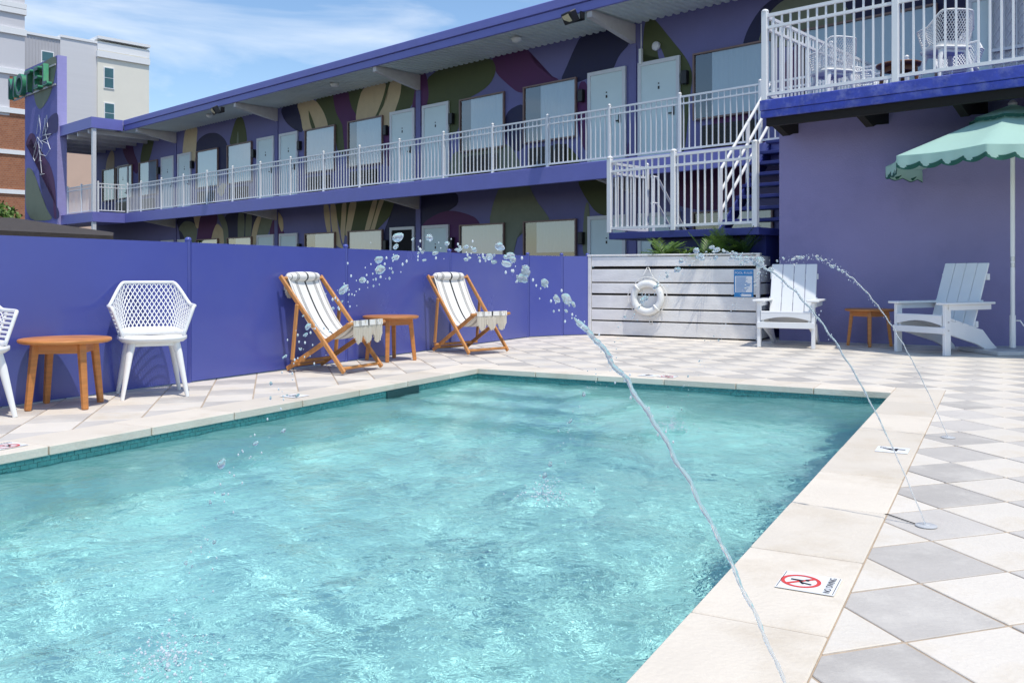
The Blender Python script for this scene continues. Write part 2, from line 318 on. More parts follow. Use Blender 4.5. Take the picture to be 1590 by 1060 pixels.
# pool shell
pool = thing('pool', 'rectangular swimming pool with pale stone coping and teal waterline tiles', 'swimming pool', PF.P(-4.5, PW / 2, 0))
DEP = -1.28
def recv(o): o.cycles.is_caustics_receiver = True; return o
m = MB(); m.add([PF.P(PEND, 0, DEP), PF.P(0, 0, DEP), PF.P(0, PW, DEP), PF.P(PEND, PW, DEP)], [(0, 1, 2, 3)]); recv(m.build('pool_floor', 'pool_plaster', pool, closed=False))
for a, b, c, d in ((PEND, 0, 0, 0), (0, 0, 0, PW), (0, PW, PEND, PW), (PEND, PW, PEND, 0)):
    m = MB(); m.add([PF.P(a, b, DEP), PF.P(c, d, DEP), PF.P(c, d, -.045), PF.P(a, b, -.045)], [(0, 1, 2, 3)]); recv(m.build('pool_wall', 'pool_plaster', pool, closed=False))
for k in range(3):                                      # entry steps in the far left corner
    m = MB(); m.fbox(PF, -.55 - .34 * k, -.002, .002, 1.15 + .42 * k, DEP + .001, -.36 - .27 * k); recv(m.build('step', 'pool_plaster', pool))
def band(a, b, vert=0):                                  # waterline tiles: two courses, brick bond
    mb = MB(); a, b = Vector(a), Vector(b); ln = (b - a).length; d = (b - a) / ln; nrm = Vector((-d.y, d.x)); w = .046
    ctr = Vector(PF.P(-4.5, PW / 2, 0)[:2])
    if (ctr - a).dot(nrm) < 0: nrm = -nrm
    for row in range(3):
        z1 = -.047 - row * .0245; z0 = z1 - .0225; x = -(row % 2) * w / 2
        while x < ln:
            x0, x1 = max(x, 0) + .001, min(x + w, ln) - .001
            if x1 - x0 > .004:
                P, Q = a + d * x0, a + d * x1; o = nrm * (.006 + random.uniform(0, .0015))
                mb.hexa([(P.x, P.y, z0), (Q.x, Q.y, z0), (Q.x + o.x, Q.y + o.y, z0), (P.x + o.x, P.y + o.y, z0), (P.x, P.y, z1), (Q.x, Q.y, z1), (Q.x + o.x, Q.y + o.y, z1), (P.x + o.x, P.y + o.y, z1)])
            x += w
    return tag(mb.build('waterline_tiles', 'waterline_tile', pool), kind='stuff')
cs = [PF.P(PEND, 0)[:2], PF.P(0, 0)[:2], PF.P(0, PW)[:2], PF.P(PEND, PW)[:2]]
for i in range(3): band(cs[i], cs[i + 1])
m = MB(); ss = PF.k(627); m.fbox(PF, -1.42, -.98, .004, .018, -.2, -.05); m.build('skimmer_opening', 'skimmer_dark', pool)
cp = .633
m = MB()
for a0, a1, b0, b1 in ((OC[0], OC[1], OC[2], -.002), (OC[0], OC[1], PW + .002, OC[3]), (.002, OC[1], -.001, PW + .001), (OC[0], PEND - .002, -.001, PW + .001)): m.fbox(PF, a0, a1, b0, b1, -.04, -.004)
tag(m.build('mortar_bed', 'grout', pool), kind='stuff')
def coping(a0, a1, b0, b1):
    m = MB(); m.fbox(PF, a0, a1, b0, b1, -.046, .003 + random.uniform(-.001, .001)); m.build('coping_stone', 'coping', pool, bevel=.004)
j0 = PF.k(1232, PW); lo = j0 - math.ceil((j0 - OC[0]) / cp) * cp; x = lo
while x < OC[1] - .01:
    a0, a1 = max(x, OC[0]) + .0048, min(x + cp, OC[1]) - .0048
    if a1 - a0 > .03:
        coping(a0, a1, PW - .012, PW + CW)
        coping(a0, a1, -CW, .012)
    x += cp
x = .012
while x < PW - .012 - .02:
    coping(-.012, CW, x + .003, min(x + .6, PW - .012) - .003); x += .6
x = .012
while x < PW - .032:
    coping(PEND - CW, PEND + .012, x + .002, min(x + .6, PW - .012) - .002); x += .6
# water sheet with ripples and rings where the jets fall
JETS = [(-5.68, 4.05, 2.49), (-3.76, 4.05, 2.56), (-1.84, 4.03, 2.49)]
sa = np.concatenate([np.linspace(PEND, -6.3, 90)[:-1], np.linspace(-6.3, 0, 560)]); ta = np.linspace(0, PW, 330)
SS, TT = np.meshgrid(sa, ta, indexing='ij'); ZZ = np.zeros_like(SS); rng = np.random.default_rng(5)
for i in range(56):
    lam = .12 * (9 ** rng.random()); an = rng.uniform(0, 2 * math.pi); kk = 2 * math.pi / lam
    amp = .0034 * lam * rng.uniform(.5, 1.2)
    ph = kk * (SS * math.cos(an) + TT * math.sin(an)) + rng.uniform(0, 6.3)
    env = .55 + .45 * np.sin(SS * rng.uniform(.6, 2.2) + TT * rng.uniform(.6, 2.2) + rng.uniform(0, 6.3))
    ZZ += amp * env * np.sin(ph)
for js, jt, je in JETS:
    r = np.hypot(SS - js, TT - je); ZZ += .0036 * np.exp(-r / .4) * np.sin(r * 2 * math.pi / .16) + .008 * np.exp(-(r / .09) ** 2)
n1_, n2_ = SS.shape
vx = A0.x + p_.x * SS + q_.x * TT; vy = A0.y + p_.y * SS + q_.y * TT
idx = np.arange(n1_ * n2_).reshape(n1_, n2_)
fc = np.stack([idx[:-1, :-1], idx[:-1, 1:], idx[1:, 1:], idx[1:, :-1]], -1).reshape(-1, 4)
me = bpy.data.meshes.new('pool_water'); me.vertices.add(n1_ * n2_); me.vertices.foreach_set('co', np.stack([vx, vy, WL + ZZ], -1).ravel())
me.loops.add(fc.size); me.loops.foreach_set('vertex_index', fc.ravel()); me.polygons.add(len(fc)); me.polygons.foreach_set('loop_start', np.arange(0, fc.size, 4))
me.update(calc_edges=True); me.validate(); me.materials.append(MAT['pool_water']); me.polygons.foreach_set('use_smooth', np.ones(len(fc), bool))
if me.polygons[0].normal.z < 0: me.flip_normals()
water = tag(link(bpy.data.objects.new('pool_water', me)), 'rippling turquoise water filling the swimming pool', kind='structure')
water.cycles.is_caustics_caster = True

# ---------------------------------------------------------------- fence, planter
FH = 1.14
fence = thing('pool_fence', 'glossy royal blue sheet metal fence along the pool deck', 'fence', PF.P(0, FENCE_T, 0))
fs = [-8.0, -6.03, -4.05, -2.06, -.07, 1.86, 3.88]
corner1, corner2 = G(872, 521), G(912, 520)
pts = [PF.P(s, FENCE_T) for s in fs] + [corner1, corner2]
for i in range(len(pts) - 1):
    a, b = pts[i], pts[i + 1]; d = (b - a).normalized(); m = MB(); a2, b2 = a + d * .022, b - d * .022
    n = Vector((d.y, -d.x, 0)); K = 14; vs = []
    for side in (0, 1):
        for r in range(2):
            for c in range(K + 1):
                u = c / K; P = a2.lerp(b2, u) + n * ((.014 if side else -.014)); vs.append((P.x, P.y, .012 + r * (FH - .02)))
    fsx = []
    for side in (0, 1):
        o = side * 2 * (K + 1)
        for c in range(K): fsx.append((o + c, o + c + 1, o + K + 1 + c + 1, o + K + 1 + c))
    o = 2 * (K + 1)
    for c in range(K): fsx += [(c, c + 1, o + c + 1, o + c), (K + 1 + c, K + 2 + c, o + K + 2 + c, o + K + 1 + c)]
    fsx += [(0, K + 1, o + K + 1, o), (K, 2 * K + 1, o + 2 * K + 1, o + K)]
    m.add(vs, fsx); m.build('fence_panel', 'fence_blue', fence)
for P in pts:
    m = MB(); m.box(P.x - .02, P.x + .02, P.y - .02, P.y + .02, -.01, FH + .005); po = m.build('fence_post', 'fence_blue', fence)
    m = MB(); m.lathe([(.0, 0), (.026, 0), (.028, .008), (.026, .02), (.012, .03), (0, .031)], 12, (P.x, P.y), FH + .005); m.build('post_cap', 'fence_blue', po, smooth=True)
PT1 = 1.50; PT0 = (G(914, 520) - A0).to_2d().dot(q_); PH = 1.13
planter = thing('slatted_planter', 'long whitewashed timber planter box of horizontal boards', 'planter', PF.P(PLANT_S, (PT0 + PT1) / 2, 0))
m = MB(); m.fbox(PF, PLANT_S + .035, PLANT_S + 1.35, PT0 + .04, PT1 - .035, 0, PH - .16); m.build('liner', 'black_gap', planter)
zb = [0.02, .225, .395, .605, .765, .985, PH]
zt = [.205, .375, .57, .745, .945, PH - .012]
ge = [0, .0, .05, .0, .05, .05]
for i in range(6):
    for (a0, a1, b0, b1) in ((PLANT_S, PLANT_S + .03, PT0 + .055, PT1 - .042), (PLANT_S + .03, PLANT_S + 1.35, PT1 - .03, PT1)):
        m = MB(); m.fbox(PF, a0, a1, b0, b1, zb[i], zt[i] + random.uniform(-.004, .004)); m.build('board', 'planter_white', planter, bevel=.004)
for b0 in (PT0, PT1 - .04):
    m = MB(); m.fbox(PF, PLANT_S - .006, PLANT_S + .034, b0, b0 + .05, 0.005, PH - .004); m.build('corner_post', 'planter_white', planter, bevel=.004)
m = MB(); m.fbox(PF, PLANT_S - .012, PLANT_S + .10, PT0 - .01, PT1 + .012, PH - .002, PH + .022); m.build('top_cap', 'planter_white', planter, bevel=.004)
m = MB(); m.fbox(PF, PLANT_S + .1, PLANT_S + 1.33, PT0 + .05, PT1 - .04, PH - .159, PH - .10); m.build('soil', 'soil', planter)

# ---------------------------------------------------------------- motel wing
motel = thing('motel_building', 'two storey purple motel wing with painted mural and aqua doors', 'building', BF.P(-6, 0, 0))
KL, KR, ST = -26.6, 14.0, 3.0
m = MB(); m.fbox(BF, KL, KR, -.3, 0, -.05, 5.93); m.build('wall', 'wall_purple', motel)
m = MB(); m.fbox(BF, KL, KR, -7, -.3, -.05, 5.93); m.build('rear_block', 'wall_purple', motel)
roof = MB(); roof.fbox(BF, KL - .6, KR, -7.2, 1.40, 5.96, 6.1); roof = roof.build('roof', 'fascia_purple', motel)
m = MB(); m.fbox(BF, -20.2, KR, 1.402, 1.45, 5.87, 6.05); m.build('fascia_lower', 'fascia_purple', roof, bevel=.01)
m = MB(); m.fbox(BF, -20.2, KR, 1.404, 1.485, 6.052, 6.24); m.build('fascia_upper', 'fascia_purple', roof, bevel=.012)
m = MB()
vsx = []; kk = KL + .1; i = 0
while kk < KR:
    zz = (5.92, 5.92, 5.885, 5.885)[i % 4]; vsx.append((kk, zz)); kk += (.07, .02, .07, .02)[i % 4]; i += 1
m.add([BF.P(k, w, z) for k, z in vsx for w in (.003, 1.40)], [(2 * j, 2 * j + 2, 2 * j + 3, 2 * j + 1) for j in range(len(vsx) - 1)]); m.build('soffit', 'soffit', motel, closed=False)
# upstairs walkway
m = MB(); m.fbox(BF, KL, KR, .003, 1.36, 2.86, ST - .004); walk = m.build('walkway_slab', 'soffit', motel)
m = MB(); m.fbox(BF, -20.2, KR, 1.362, 1.42, 2.66, ST); m.build('slab_edge', 'fascia_purple', walk, bevel=.01)
for k in [.64 - 6.65 * i for i in range(-1, 4)]:
    for zt_, dz_, w1 in ((5.884, .38, 1.399), (2.857, .36, 1.358)):
        m = MB(); pts3 = [(.003, zt_), (w1, zt_), (w1, zt_ - .13), (.003, zt_ - dz_)]
        m.prism([BF.P(k - .06, w, z) for w, z in pts3], BF.P(k + .06, 0) - BF.P(k - .06, 0)); m.build('roof_beam' if zt_ > 4 else 'walkway_beam', 'beam_beige', motel)
    m = MB(); m.fbox(BF, k - .09, k + .09, .002, .03, 0, 5.5); m.build('pilaster', 'mid_purple', motel)
# landing at the far end, and its roof
m = MB(); m.fbox(BF, -26.0, -20.21, 1.362, 2.52, 2.66, ST); m.build('landing_slab', 'fascia_purple', walk)
m = MB(); m.fbox(BF, -26.9, -20.26, 1.402, 2.50, 5.96, 6.08); m.build('landing_roof', 'soffit', roof)
m = MB(); m.fbox(BF, -23.08, -20.2, 2.502, 2.56, 5.87, 6.24); m.fbox(BF, -20.258, -20.2, 1.487, 2.501, 5.87, 6.24); m.build('landing_fascia', 'fascia_purple', roof)
for i in range(7):
    m = MB(); m.fbox(BF, -26.4 + i * .95, -26.3 + i * .95, .01, 2.49, 5.72, 5.88); m.build('rafter', 'beam_beige', motel)
m = MB(); m.fbox(BF, -20.36, -20.24, 2.38, 2.50, -.05, 5.955); m.build('column', 'frame_white', motel)
# doors, windows
def door(k0, z0, op=False, k1=None):
    k1 = k1 or k0 + .98; fw = .075; H2 = 2.08
    m = MB(); m.fbox(BF, k0, k0 + fw, .012, .06, z0, z0 + H2); m.fbox(BF, k1 - fw, k1, .012, .06, z0, z0 + H2); m.fbox(BF, k0 + fw, k1 - fw, .012, .06, z0 + H2 - fw, z0 + H2)
    dr = m.build('door', 'frame_white', motel)
    m = MB(); m.fbox(BF, k0 + fw, k1 - fw, .012, .035, z0 + .01, z0 + H2 - fw); m.build('door_infill', 'dark_room' if op else 'door_aqua', dr)  # open door: flat near-black sheet painted as the unlit room, otherwise the leaf
    if not op:
        m = MB(); m.fbox(BF, k1 - fw - .10, k1 - fw - .05, .035, .055, z0 + .95, z0 + 1.12); m.fbox(BF, k1 - fw - .17, k1 - fw - .06, .055, .075, z0 + .98, z0 + 1.005); m.build('handle', 'metal_black', dr)
        m = MB(); kc = (k0 + k1) / 2; m.fbox(BF, kc - .02, kc + .02, .035, .04, z0 + 1.50, z0 + 1.56); m.fbox(BF, kc - .012, kc + .012, .035, .045, z0 + 1.60, z0 + 1.625); m.build('room_number', 'metal_black', dr)
def window(k0, k1, z0, z1, dark=0, ac=True):
    fw = .032
    m = MB(); m.fbox(BF, k0, k0 + fw, .012, .07, z0, z1); m.fbox(BF, k1 - fw, k1, .012, .07, z0, z1); m.fbox(BF, k0 + fw, k1 - fw, .012, .07, z1 - fw, z1); m.fbox(BF, k0 + fw, k1 - fw, .012, .08, z0, z0 + fw)
    w = m.build('window', 'frame_bronze', motel)
    m = MB(); zc = z0 + fw + (z1 - z0) * dark; kg = k0 + fw + (k1 - k0) * random.choice((0, 0, 0, .22, .3)); NP = 22; m.add([BF.P(kg + (k1 - fw - kg) * i / NP, .014 + .009 * (i % 2), z) for i in range(NP + 1) for z in (zc, z1 - fw)], [(2 * i, 2 * i + 2, 2 * i + 3, 2 * i + 1) for i in range(NP)]); m.build('curtain', 'curtain', w, closed=False)
    if kg > k0 + fw + .01: m = MB(); m.fbox(BF, k0 + fw, kg, .0118, .0125, zc, z1 - fw); m.build('dark_interior', 'dark_room', w)
    if dark: m = MB(); m.fbox(BF, k0 + fw, k1 - fw, .012, .0215, z0 + fw, zc); m.build('dark_interior', 'dark_room', w)
    m = MB(); m.add([BF.P(k1 - fw, .036, z0 + fw), BF.P(k0 + fw, .036, z0 + fw), BF.P(k0 + fw, .036, z1 - fw), BF.P(k1 - fw, .036, z1 - fw)], [(3, 2, 1, 0)]); m.build('pane', 'window_glass', w, closed=False)
    if ac:
        m = MB(); c = (k0 + k1) / 2 - .05; m.fbox(BF, c - .55, c + .55, .012, .09, z0 - .56, z0 - .12); a = m.build('air_conditioner', 'metal_black', motel)
        m = MB()
        for r in range(6): m.fbox(BF, c - .52, c + .52, .091, .105, z0 - .54 + r * .068, z0 - .50 + r * .068)
        m.build('louvre', 'metal_black', a)
def lamp(k, z): m = MB(); m.fbox(BF, k - .06, k + .06, .012, .12, z, z + .26); m.build('wall_lamp', 'metal_black', motel, bevel=.01)
for i in range(-4, 1):
    o = 6.62 * (i + 0) + 0
    if i < 0 or True:
        if i > -4:
            for z0, lo in ((ST, 0), (0, 1)):
                door(-.5 + o, z0, lo and i == -1); door(.79 + o, z0)
                window(-4.45 + o, -2.95 + o, z0 + .78, z0 + 2.05, 0, True); window(-2.35 + o, -.81 + o, z0 + .78, z0 + 2.05, .42 if lo and i == 0 else 0, True)
                lamp(-.66 + o, z0 + 1.5); lamp(1.9 + o, z0 + 1.5)
window(2.07, 3.72, ST + .78, ST + 2.05); window(2.07, 3.72, .78, 2.05); window(4.27, 6.5, ST + .5, ST + 2.1, 0, False); door(6.93, ST)
window(-25.6, -24.4, ST + .78, ST + 2.05, 0, False); door(-24.15, ST)
# security screen door at the terrace
K0, K1 = 7.26, 8.35
m = MB(); zs = ST + .02
for a, b in ((K0, K0 + .05), (K1 - .05, K1)): m.fbox(BF, a, b, .1, .14, zs, zs + 2.1)
for zz in (zs, zs + 1.0, zs + 1.16, zs + 2.05): m.fbox(BF, K0 + .05, K1 - .05, .1, .14, zz, zz + .045)
for kk in np.arange(K0 + .2, K1 - .1, .17): m.fbox(BF, kk, kk + .015, .105, .13, zs, zs + 2.1)
sd = m.build('screen_door', 'frame_white', motel)
m = MB(); m.fbox(BF, K0 + .05, K1 - .05, .06, .075, zs, zs + 2.1); m.build('screen_backing', 'siding_lilac', sd)
m = MB()
for i in range(30):
    for s_ in (-1, 1):
        z0 = zs - 1.0 + i * .16; a, b = (K0 + .05, K1 - .05); za, zb_ = (z0, z0 + 1.5) if s_ > 0 else (z0 + 1.5, z0)
        lo_, hi_ = zs + .03, zs + 2.06; t0, t1 = 0.0, 1.0; dzz = zb_ - za
        ta_, tb_ = sorted(((lo_ - za) / dzz, (hi_ - za) / dzz)); t0, t1 = max(t0, ta_), min(t1, tb_)
        if t1 - t0 > .03: m.bar(BF.P(a + (b - a) * t0, .09 + .004 * s_, za + dzz * t0), BF.P(a + (b - a) * t1, .09 + .004 * s_, za + dzz * t1), .008, .008)
m.build('diamond_mesh', 'frame_white', sd)
# ceiling lamps and conduit
for k in (-1.7, -8.3, -15.0):
    m = MB(); m.lathe([(0, 0), (.1, 0), (.12, -.03), (.09, -.09), (.03, -.11), (0, -.11)], 16, BF.P(k, .95)[:2], 5.882); m.build('ceiling_lamp', 'white_plastic', motel, smooth=True)
m = MB(); m.fbox(BF, .84, .90, .03, .09, ST + 2.05, ST + 2.35); m.bar(BF.P(.87, .05, ST + 2.35), BF.P(.87, .05, ST + 2.85), .015, .015); m.build('antenna_box', 'white_plastic', motel)
m = MB(); m.lathe([(0, 0), (.09, 0), (.09, .05), (.06, .07), (0, .07)], 20); me_ = m.mesh('round_light', 'frame_white', smooth=True)
place('round_light', me_, Matrix.Translation(BF.P(1.22, .008, ST + 2.35)) @ n_.to_3d().to_track_quat('Z', 'Y').to_matrix().to_4x4(), motel)
# mural: flat paint on the wall
C5 = lambda x, y: (700 + x / 2.524, y / 2.524); C6 = lambda x, y: (920 + x / 2.373, y / 2.373); C4 = lambda x, y: (360 + x / 3.117, 60 + y / 3.117)
CB = lambda x, y: (100 + x / 4.078, 80 + y / 4.078); C8 = lambda x, y: (200 + x / 4.417, 330 + y / 4.417); CT = lambda x, y: (x / 3.785, 60 + y / 3.785)
lay = [0]
def smooth_poly(pts, it=2):
    for _ in range(it):
        q = []
        for i in range(len(pts)):
            a, b = pts[i], pts[(i + 1) % len(pts)]
            q += [(a[0] * .78 + b[0] * .22, a[1] * .78 + b[1] * .22), (a[0] * .22 + b[0] * .78, a[1] * .22 + b[1] * .78)]
        pts = q
    return pts
def paint(fn, col, pts, frame=BF, plane=0.0, parent=None, zr=None, name='mural_shape'):
    lay[0] += 1; off = plane + .0015 + .00009 * lay[0]
    v = [frame.pix(*fn(*p), plane) for p in smooth_poly(pts)]
    if zr: v = [Vector((p.x, p.y, min(max(p.z, zr[0]), zr[1]))) for p in v]
    b3 = frame.b.to_3d(); v = [p + b3 * (off - plane) for p in v]
    bm = bmesh.new(); bv = [bm.verts.new(p - ORG[(parent or motel).name]) for p in v]; f = bm.faces.new(bv); bmesh.ops.triangulate(bm, faces=[f])
    me = bpy.data.meshes.new(name); bm.to_mesh(me); bm.free(); me.materials.append(MAT[col]); link(bpy.data.objects.new(name, me), parent or motel)
UP = (ST + .0, 5.92); LO = (0.02, 2.85)
for fn, col, pts in (
    (C5, 'plum', [(155, 215), (300, 180), (325, 245), (375, 290), (440, 318), (330, 350), (270, 370), (215, 325), (175, 285)]),
    (C5, 'plum', [(498, 320), (540, 320), (545, 580), (525, 600), (495, 500)]),
    (C5, 'navy', [(515, 130), (640, 100), (710, 165), (660, 215), (632, 285), (540, 305), (500, 325), (425, 325), (455, 260), (480, 200)]),
    (C5, 'navy', [(212, 440), (288, 400), (292, 470), (292, 580), (250, 600), (212, 540)]),
    (C5, 'sage', [(70, 560), (160, 580), (215, 560), (250, 590), (290, 680), (170, 700), (40, 720)]),
    (C5, 'olive', [(330, 640), (400, 560), (460, 570), (520, 640), (440, 680)]),
    (C5, 'olive', [(750, 260), (755, 120), (770, 60), (800, 75), (860, 150), (925, 230), (950, 290), (935, 400), (918, 600), (895, 600), (895, 235), (800, 250)]),
    (C5, 'mid_purple', [(802, 155), (827, 195), (845, 245), (818, 248)]),
    (C5, 'plum', [(985, 590), (1010, 520), (1040, 445), (1160, 435), (1220, 500), (1240, 600)]),
    (C5, 'plum', [(695, 540), (720, 600), (725, 640), (690, 640)]),
    (C6, 'navy', [(548, 185), (570, 110), (620, 30), (700, -30), (1000, -60), (1500, -60), (1500, 160), (800, 170)]),
    (C6, 'sage', [(600, 190), (640, 60), (700, 0), (800, -30), (900, -20), (945, 40), (985, 95), (830, 150)]),
    (C6, 'plum', [(690, 330), (710, 220), (760, 160), (830, 170), (830, 340)]),
    (C4, 'navy', [(232, 335), (320, 300), (335, 380), (348, 460), (300, 440), (255, 400)]),
    (C4, 'olive', [(395, 290), (490, 265), (650, 225), (640, 320), (600, 400), (570, 420), (565, 560), (510, 560), (500, 430), (465, 440), (440, 345)]),
    (C4, 'cream', [(310, 305), (400, 290), (440, 345), (462, 400), (466, 440), (410, 448), (345, 460), (335, 380)]),
    (C4, 'olive', [(370, 340), (385, 375), (410, 445), (392, 448), (376, 400)]),
    (C4, 'plum', [(488, 265), (567, 250), (570, 320), (607, 375), (600, 400), (560, 430), (565, 560), (545, 560), (540, 420), (508, 370), (495, 320)]),
    (C4, 'olive', [(740, 200), (905, 165), (880, 340), (770, 370), (755, 460), (690, 400), (600, 410)]),
    (C4, 'cream', [(636, 230), (752, 200), (735, 280), (692, 390), (650, 400), (597, 410), (608, 320)]),
    (C4, 'cream', [(765, 200), (822, 195), (818, 270), (787, 360), (762, 430), (738, 460), (733, 390), (703, 380), (750, 300)]),
    (C4, 'plum', [(735, 460), (770, 410), (772, 520), (760, 640), (740, 560)]),
    (C4, 'olive', [(940, 160), (1250, 80), (1285, 150), (1245, 235), (1110, 310), (1100, 450), (1050, 480), (1055, 320), (930, 340)]),
    (C4, 'plum', [(903, 165), (942, 160), (957, 290), (930, 330), (907, 490), (888, 480), (888, 350), (868, 345)]),
    (C4, 'sage', [(1060, 560), (1110, 540), (1170, 600), (1160, 690), (1050, 690)]),
    (CB, 'olive', [(1040, 600), (1058, 520), (1085, 430), (1112, 412), (1133, 425), (1152, 500), (1160, 590)]),
    (CB, 'sage', [(1090, 590), (1096, 510), (1102, 505), (1104, 590)]),
    (CB, 'navy', [(822, 660), (826, 600), (855, 550), (905, 518), (965, 514), (1012, 548), (1038, 600), (1045, 760), (960, 760), (840, 760)]),
    (CB, 'cream', [(768, 485), (846, 470), (838, 560), (828, 720), (780, 720), (778, 660), (746, 665), (755, 560)]),
    (CB, 'plum', [(750, 635), (700, 665), (700, 740), (680, 820), (672, 680)]),
    (CB, 'cream', [(960, 880), (1000, 830), (1030, 840), (1000, 930)]),
    (CB, 'olive', [(505, 550), (575, 535), (552, 640), (530, 712), (472, 720)]),
    (CB, 'plum', [(362, 585), (432, 570), (440, 640), (472, 715), (462, 790), (412, 720), (378, 660)]),
    (CB, 'cream', [(300, 615), (318, 650), (316, 760), (258, 765), (270, 680)])):
    paint(fn, col, pts, zr=UP)
for fn, col, pts in (
    (C4, 'olive', [(495, 780), (700, 760), (800, 760), (775, 850), (720, 910), (680, 950), (550, 960), (525, 930), (512, 880)]),
    (C4, 'cream', [(440, 800), (472, 795), (482, 970), (458, 935)]),
    (C4, 'cream', [(474, 795), (502, 790), (512, 900), (528, 990), (545, 1020), (500, 1000), (485, 930)]),
    (C4, 'cream', [(534, 790), (557, 788), (552, 880), (542, 1010), (525, 945), (530, 870)]),
    (C4, 'cream', [(570, 788), (608, 782), (592, 860), (572, 955), (546, 955), (560, 870)]),
    (C4, 'cream', [(684, 775), (708, 770), (692, 840), (662, 945), (638, 948), (660, 860)]),
    (C4, 'cream', [(716, 770), (744, 768), (712, 850), (687, 945), (662, 948), (690, 870)]),
    (C4, 'navy', [(795, 765), (905, 750), (1090, 735), (1100, 800), (1050, 835), (980, 860), (930, 910), (905, 1040), (735, 1040), (735, 930), (775, 850)]),
    (C4, 'plum', [(890, 1040), (905, 925), (940, 880), (1000, 845), (1060, 830), (1130, 845), (1190, 870), (1230, 960), (1200, 1050)]),
    (C5, 'sage', [(148, 880), (165, 800), (195, 720), (300, 705), (330, 780), (370, 830), (395, 870), (290, 880), (255, 940), (245, 1010), (205, 1010)]),
    (C5, 'olive', [(490, 700), (560, 690), (640, 690), (640, 850), (575, 840), (530, 780)]),
    (C5, 'sage', [(520, 860), (530, 790), (545, 800), (545, 1000), (515, 1000)]),
    (C5, 'plum', [(860, 800), (870, 670), (1000, 640), (1180, 640), (1180, 800), (1000, 830)]),
    (C8, 'navy', [(318, 40), (440, 10), (475, 120), (410, 215), (355, 215), (345, 120)]),
    (C8, 'sage', [(336, 115), (380, 55), (445, 65), (475, 120), (455, 215), (400, 215), (370, 140)]),
    (C8, 'cream', [(440, 20), (505, 5), (484, 100), (465, 115)]),
    (C8, 'plum', [(495, 5), (612, 0), (605, 80), (572, 140), (558, 230), (462, 230), (478, 100)]),
    (C8, 'cream', [(605, 65), (652, 120), (658, 230), (558, 230), (575, 140)]),
    (C8, 'navy', [(655, 0), (905, -20), (890, 60), (850, 120), (835, 230), (670, 230), (672, 100)]),
    (C8, 'sage', [(603, 5), (645, 0), (684, 100), (684, 230), (655, 230), (650, 120)]),
    (C8, 'sage', [(748, -10), (790, -10), (797, 100), (787, 230), (748, 230)]),
    (C8, 'sage', [(803, 0), (847, 5), (843, 120), (832, 230), (798, 230)]),
    (C8, 'cream', [(888, 15), (918, 15), (882, 120), (872, 235), (833, 235), (850, 100)]),
    (C8, 'sage', [(918, 15), (995, 15), (972, 110), (932, 200), (868, 210), (890, 110)]),
    (C8, 'plum', [(988, 50), (1022, 30), (1062, 130), (1092, 190), (1035, 240), (993, 240), (962, 140)]),
    (C8, 'cream', [(1012, -20), (1057, 30), (1064, 110), (1050, 140), (1028, 80)])):
    paint(fn, col, pts, zr=LO)

# ---------------------------------------------------------------- railings
def unit(name, w, d, h, mat, bev=.003):
    m = MB(); m.box(-w / 2, w / 2, -d / 2, d / 2, 0, h); return m.mesh(name, mat, bevel=bev)
def railing(root, P, Q, z, h, gap=.113, bal=.019, post_at=(), post=.055, rail=.032, ends=(True, True), second=.14, low=.05, rise=0):
    P, Q = Vector((P[0], P[1], z)), Vector((Q[0], Q[1], z)); d = Q - P; ln = d.length; d.normalize(); a = rz_of(d)
    for zz, hh in ((h - rail * .5, rail), (h - second, rail * .9), (low + rail * .5, rail)):
        m = MB(); m.bar(P + Vector((0, 0, zz)), Q + Vector((0, 0, zz)), rail * 1.05, hh); m.build('rail', 'white_paint', root)
    pm = unit('railing_post', post, post, h + .03, 'white_paint', .006); cm = MB(); cm.lathe([(0, 0), (post * .62, 0), (post * .62, .012), (post * .45, .03), (0, .042)], 10); cm = cm.mesh('post_cap', 'white_paint', smooth=True)
    bm_ = unit('baluster', bal, bal, h - low - rail * 1.6, 'white_paint', .002)
    ps = sorted(set(([0.0] if ends[0] else []) + list(post_at) + ([ln] if ends[1] else [])))
    for x in ps:
        v = P + d * x; o = place('railing_post', pm, Matrix.Translation(v) @ Matrix.Rotation(a, 4, 'Z'), root)
        c = link(bpy.data.objects.new('post_cap', cm), o); c.location = (0, 0, h + .03)
    n = max(1, round(ln / gap))
    for i in range(1, n):
        x = ln * i / n
        if all(abs(x - y) > post * .7 for y in ps): place('baluster', bm_, Matrix.Translation(P + d * x + Vector((0, 0, low + rail * .8))) @ Matrix.Rotation(a, 4, 'Z'), root)
KE = 6.5
wr = thing('walkway_railing', 'long white metal railing along the upstairs motel walkway', 'railing', BF.P(-8, 1.3, ST))
a, b = BF.P(-20.25, 1.30), BF.P(KE, 1.30)
railing(wr, a, b, ST, 1.0, gap=.116, post_at=[k + 20.25 for k in np.arange(2.6 - 1.555 * 14, 6.2, 1.555)])
lr = thing('landing_railing', 'white metal railing around the far walkway landing by the sign tower', 'railing', BF.P(-20.3, 2.3, ST))
railing(lr, BF.P(-20.29, 1.38), BF.P(-20.29, 2.3), ST, 1.0, ends=(False, True)); railing(lr, BF.P(-23.0, 2.32), BF.P(-20.42, 2.32), ST, 1.0, post_at=(1.3,), ends=(True, False))

